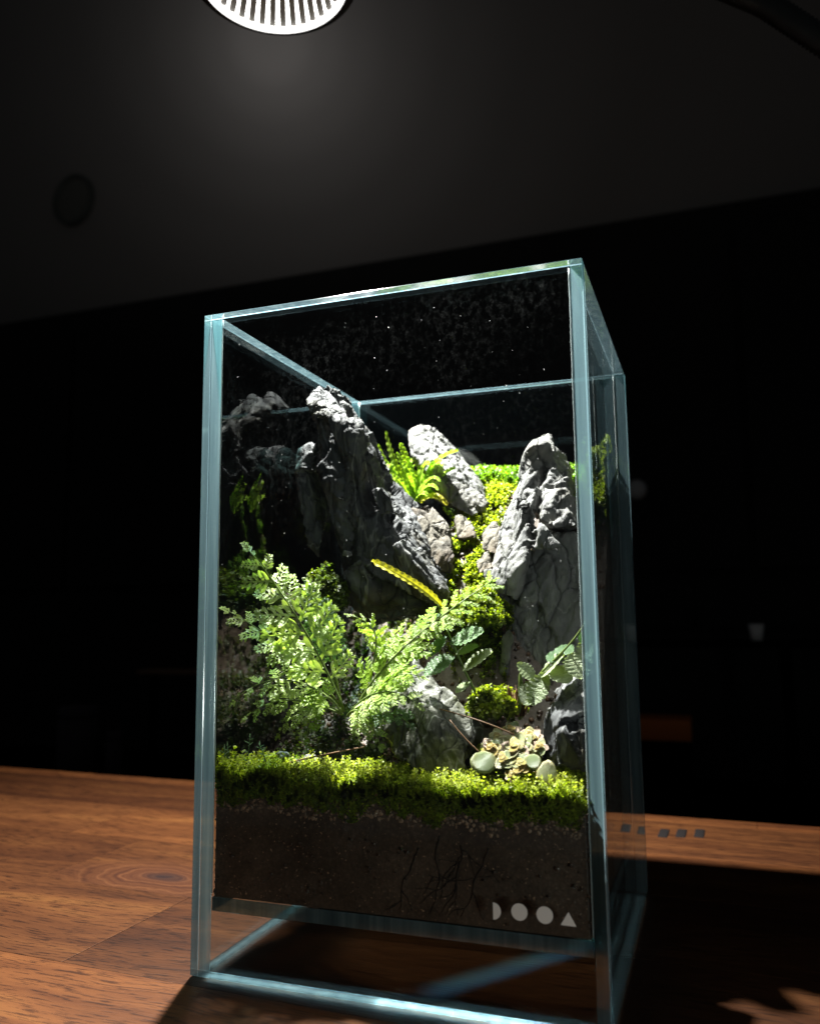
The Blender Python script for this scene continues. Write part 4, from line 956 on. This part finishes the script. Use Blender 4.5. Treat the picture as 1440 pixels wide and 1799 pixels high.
# rosette of round leaves
rb = clampv(P(895, 1345, .020))
ros = empty('rosette_plant', rb, 'low rosette plant of round pale and reddish leaves right of the veined rock', 'plant')
def disc_mesh(name, seed, cv):
    rg = random.Random(seed); V = [(0, 0, 0)]; F = []; seg = 22; rings = 4; ph = rg.uniform(0, 6)
    for i in range(1, rings+1):
        for k in range(seg):
            a = 2*math.pi*k/seg; r = i/rings*(1+.05*math.sin(3*a+ph)+.03*math.sin(9*a)); V.append((r*math.cos(a), r*math.sin(a), cv*(i/rings)**2+.06*math.sin(2*a+ph)*(i/rings)**2+.02*math.sin(11*a)*i/rings))
    for k in range(seg): F.append((0, 1+k, 1+(k+1) % seg))
    for i in range(rings-1):
        for k in range(seg): F.append((1+i*seg+k, 1+(i+1)*seg+k, 1+(i+1)*seg+(k+1) % seg, 1+i*seg+(k+1) % seg))
    nb = len(V); V = [(x, y*(.86-.12*x), z) for x, y, z in V]; V += [(x, y, z-.03) for x, y, z in V]; F += [tuple(nb+i for i in reversed(f)) for f in F]
    o_ = 1+(rings-1)*seg
    for k in range(seg): F.append((o_+k, nb+o_+k, nb+o_+(k+1) % seg, o_+(k+1) % seg))
    cc = np.array([(1, 1, 1) if math.hypot(x, y) < .7 else (.96, .84, .74) for x, y, z in V])
    return mesh(name, V, F, True, cc)
DM = [disc_mesh('round_leaf', k, c) for k, c in enumerate((-.12, -.10, -.06, .10, .16))]
DMM = {}
def discs(material):
    if material.name not in DMM:
        DMM[material.name] = []
        for me in DM:
            c = me.copy(); c.materials.append(material); DMM[material.name].append(c)
    return DMM[material.name]
lv = [(850, 1338, 22, .0115, M_rosegreen, (0, -.85, .5)), (960, 1357, 20, .0105, M_rose, (.1, -.8, .6)), (931, 1313, 17, .017, M_rose, (.1, -.6, .8)), (848, 1307, 15, .018, M_rose, (-.1, -.6, .8)), (876, 1318, 15, .016, M_rose, (0, -.6, .8)),
      (905, 1326, 19, .014, M_rose, (.1, -.5, .85)), (885, 1338, 13, .013, M_rosered, (0, -.5, .8)), (935, 1335, 15, .014, M_rosegreen, (.2, -.8, .5)), (870, 1290, 14, .024, M_rose, (-.2, -.5, .8)), (902, 1300, 13, .021, M_rosered, (0, -.4, .9)),
      (925, 1290, 15, .024, M_rose, (.2, -.5, .8)), (895, 1285, 13, .026, M_rose, (0, -.5, .8)), (912, 1305, 9, .018, M_rosered, (.3, -.3, .8)), (893, 1310, 9, .017, M_rosered, (-.3, -.3, .8)), (884, 1302, 11, .020, M_rosered, (-.2, -.3, .8)),
      (945, 1300, 12, .022, M_rose, (.3, -.5, .8)), (862, 1325, 10, .017, M_rosered, (-.2, -.5, .8)), (898, 1360, 11, .0105, M_rosered, (0, -.7, .6)), (920, 1365, 9, .0105, M_rosered, (0, -.7, .6)), (872, 1362, 9, .011, M_rose, (0, -.7, .6))]
lv = [(850, 1338, 22, .0115, M_rosegreen, (0, -.85, .5)), (960, 1357, 19, .0105, M_rose, (.1, -.8, .6)), (935, 1337, 15, .013, M_rosegreen, (.2, -.8, .5))]
rgr = random.Random(9); NF = Vector((0, -.72, .70)).normalized(); AX = Vector((1, 0, 0)); AY = NF.cross(AX)
for (cx_, cy_, cY, R_, cnt_) in ((906, 1313, .018, 20, 9), (876, 1298, .022, 14, 7), (932, 1297, .022, 15, 7), (862, 1313, .017, 13, 6), (884, 1335, .014, 13, 6), (916, 1342, .013, 13, 6), (948, 1312, .019, 11, 5), (898, 1283, .027, 12, 6), (900, 1362, .011, 9, 5)):
    for k in range(cnt_+3):
        inner = k >= cnt_
        a = 2*math.pi*k/(cnt_ if not inner else 3)+rgr.uniform(-.25, .25)
        dv = AX*math.cos(a)+AY*math.sin(a); rr = R_*(.75 if not inner else .3)*rgr.uniform(.85, 1.15)*.00021
        q = P(cx_, cy_, cY)+dv*rr+NF*(.001 if inner else 0)
        lv.append((q, None, R_*(.78 if not inner else .45)*rgr.uniform(.85, 1.15), dv, M_rosered if inner or rgr.random() < .18 else rgr.choice([M_rose, M_rosepink, M_rosegreen]), NF*.85-dv*(.3 if not inner else .8)+Vector((rgr.uniform(-.25, .25), 0, rgr.uniform(-.25, .25)))))
for k, (x, y, r, Y, m_, nn) in enumerate(lv):
    c = clampv(P(x, y, Y)) if y is not None else clampv(x); nv = Vector(nn).normalized()
    lf = link('leaf', discs(m_)[k if k < 3 else 3+k % 2], ros); d = Vector((math.cos(k*1.3), .3, math.sin(k*1.3))) if y is not None else Y
    lf.matrix_basis = basis(d, nv, r*.00021, c-rb)
    mid = rb.lerp(c, .5)+Vector((0, 0, -.001))
    link('leaf_stalk', tube_mesh('leaf_stalk', [Vector((0, 0, .001)), mid-rb, c-rb-nv*.0004], [.0004, .00035, .0003], 6), ros, None, M_rosered)
# dry twigs
for k, (c, lb) in enumerate([([(742, 1238, .034), (790, 1250, .016), (850, 1265, .018), (905, 1292, .02)], 'thin brown dry twig arching over the veined rock'),
                             ([(790, 1265, .016), (812, 1295, .0145), (830, 1310, .0145), (842, 1322, .0145)], 'short thin brown stalk drooping from veined rock to rosette'),
                             ([(490, 1345, .018), (540, 1330, .016), (590, 1322, .016), (640, 1312, .018)], 'thin dark twig lying behind the front moss under the fern')]):
    cp = [clampv(P(*q)) for q in c]; pts = [bez(cp, i/12) for i in range(13)]
    props(link('dry_twig', tube_mesh('dry_twig', pts, [.00028]*13, 5, pts[0]), None, pts[0], M_dry), lb, 'twig')
# seedlings sprouting from the moss at left
for k, (x, y, Y, tx, ty) in enumerate([(400, 1360, .012, 392, 1305), (430, 1355, .012, 440, 1290), (470, 1350, .012, 455, 1305), (385, 1360, .010, 380, 1310)]):
    a = clampv(P(x, y, Y)); b = clampv(P(tx, ty, Y))
    sp = empty('moss_sprig', a, 'thin upright moss sprig '+('nearest the left pane', 'between tallest sprig and left pane', 'right of the tallest sprig', 'tallest of the four')[[1, 3, 2, 0][k]]+' above the carpet', 'sprig', 'thin sprigs above the moss at left')
    link('stem', tube_mesh('stem', [Vector((0, 0, 0)), (b-a)*.5+Vector((.0004, 0, 0)), b-a], [.00022, .00018, .0001], 5), sp, None, M_fern3)
    for i in range(10):
        t = .2+.08*i; an = i*2.3; d = Vector((math.cos(an), math.sin(an)*.5, .5))
        lf = link('leaflet', mats_of('bead', M_fern3)[i % 5], sp); lf.matrix_basis = basis(d, Vector((0, -.6, .8)), .0022, (b-a)*t, 1.5)
aim(L2, (-0.9, 2.5, 3.3))
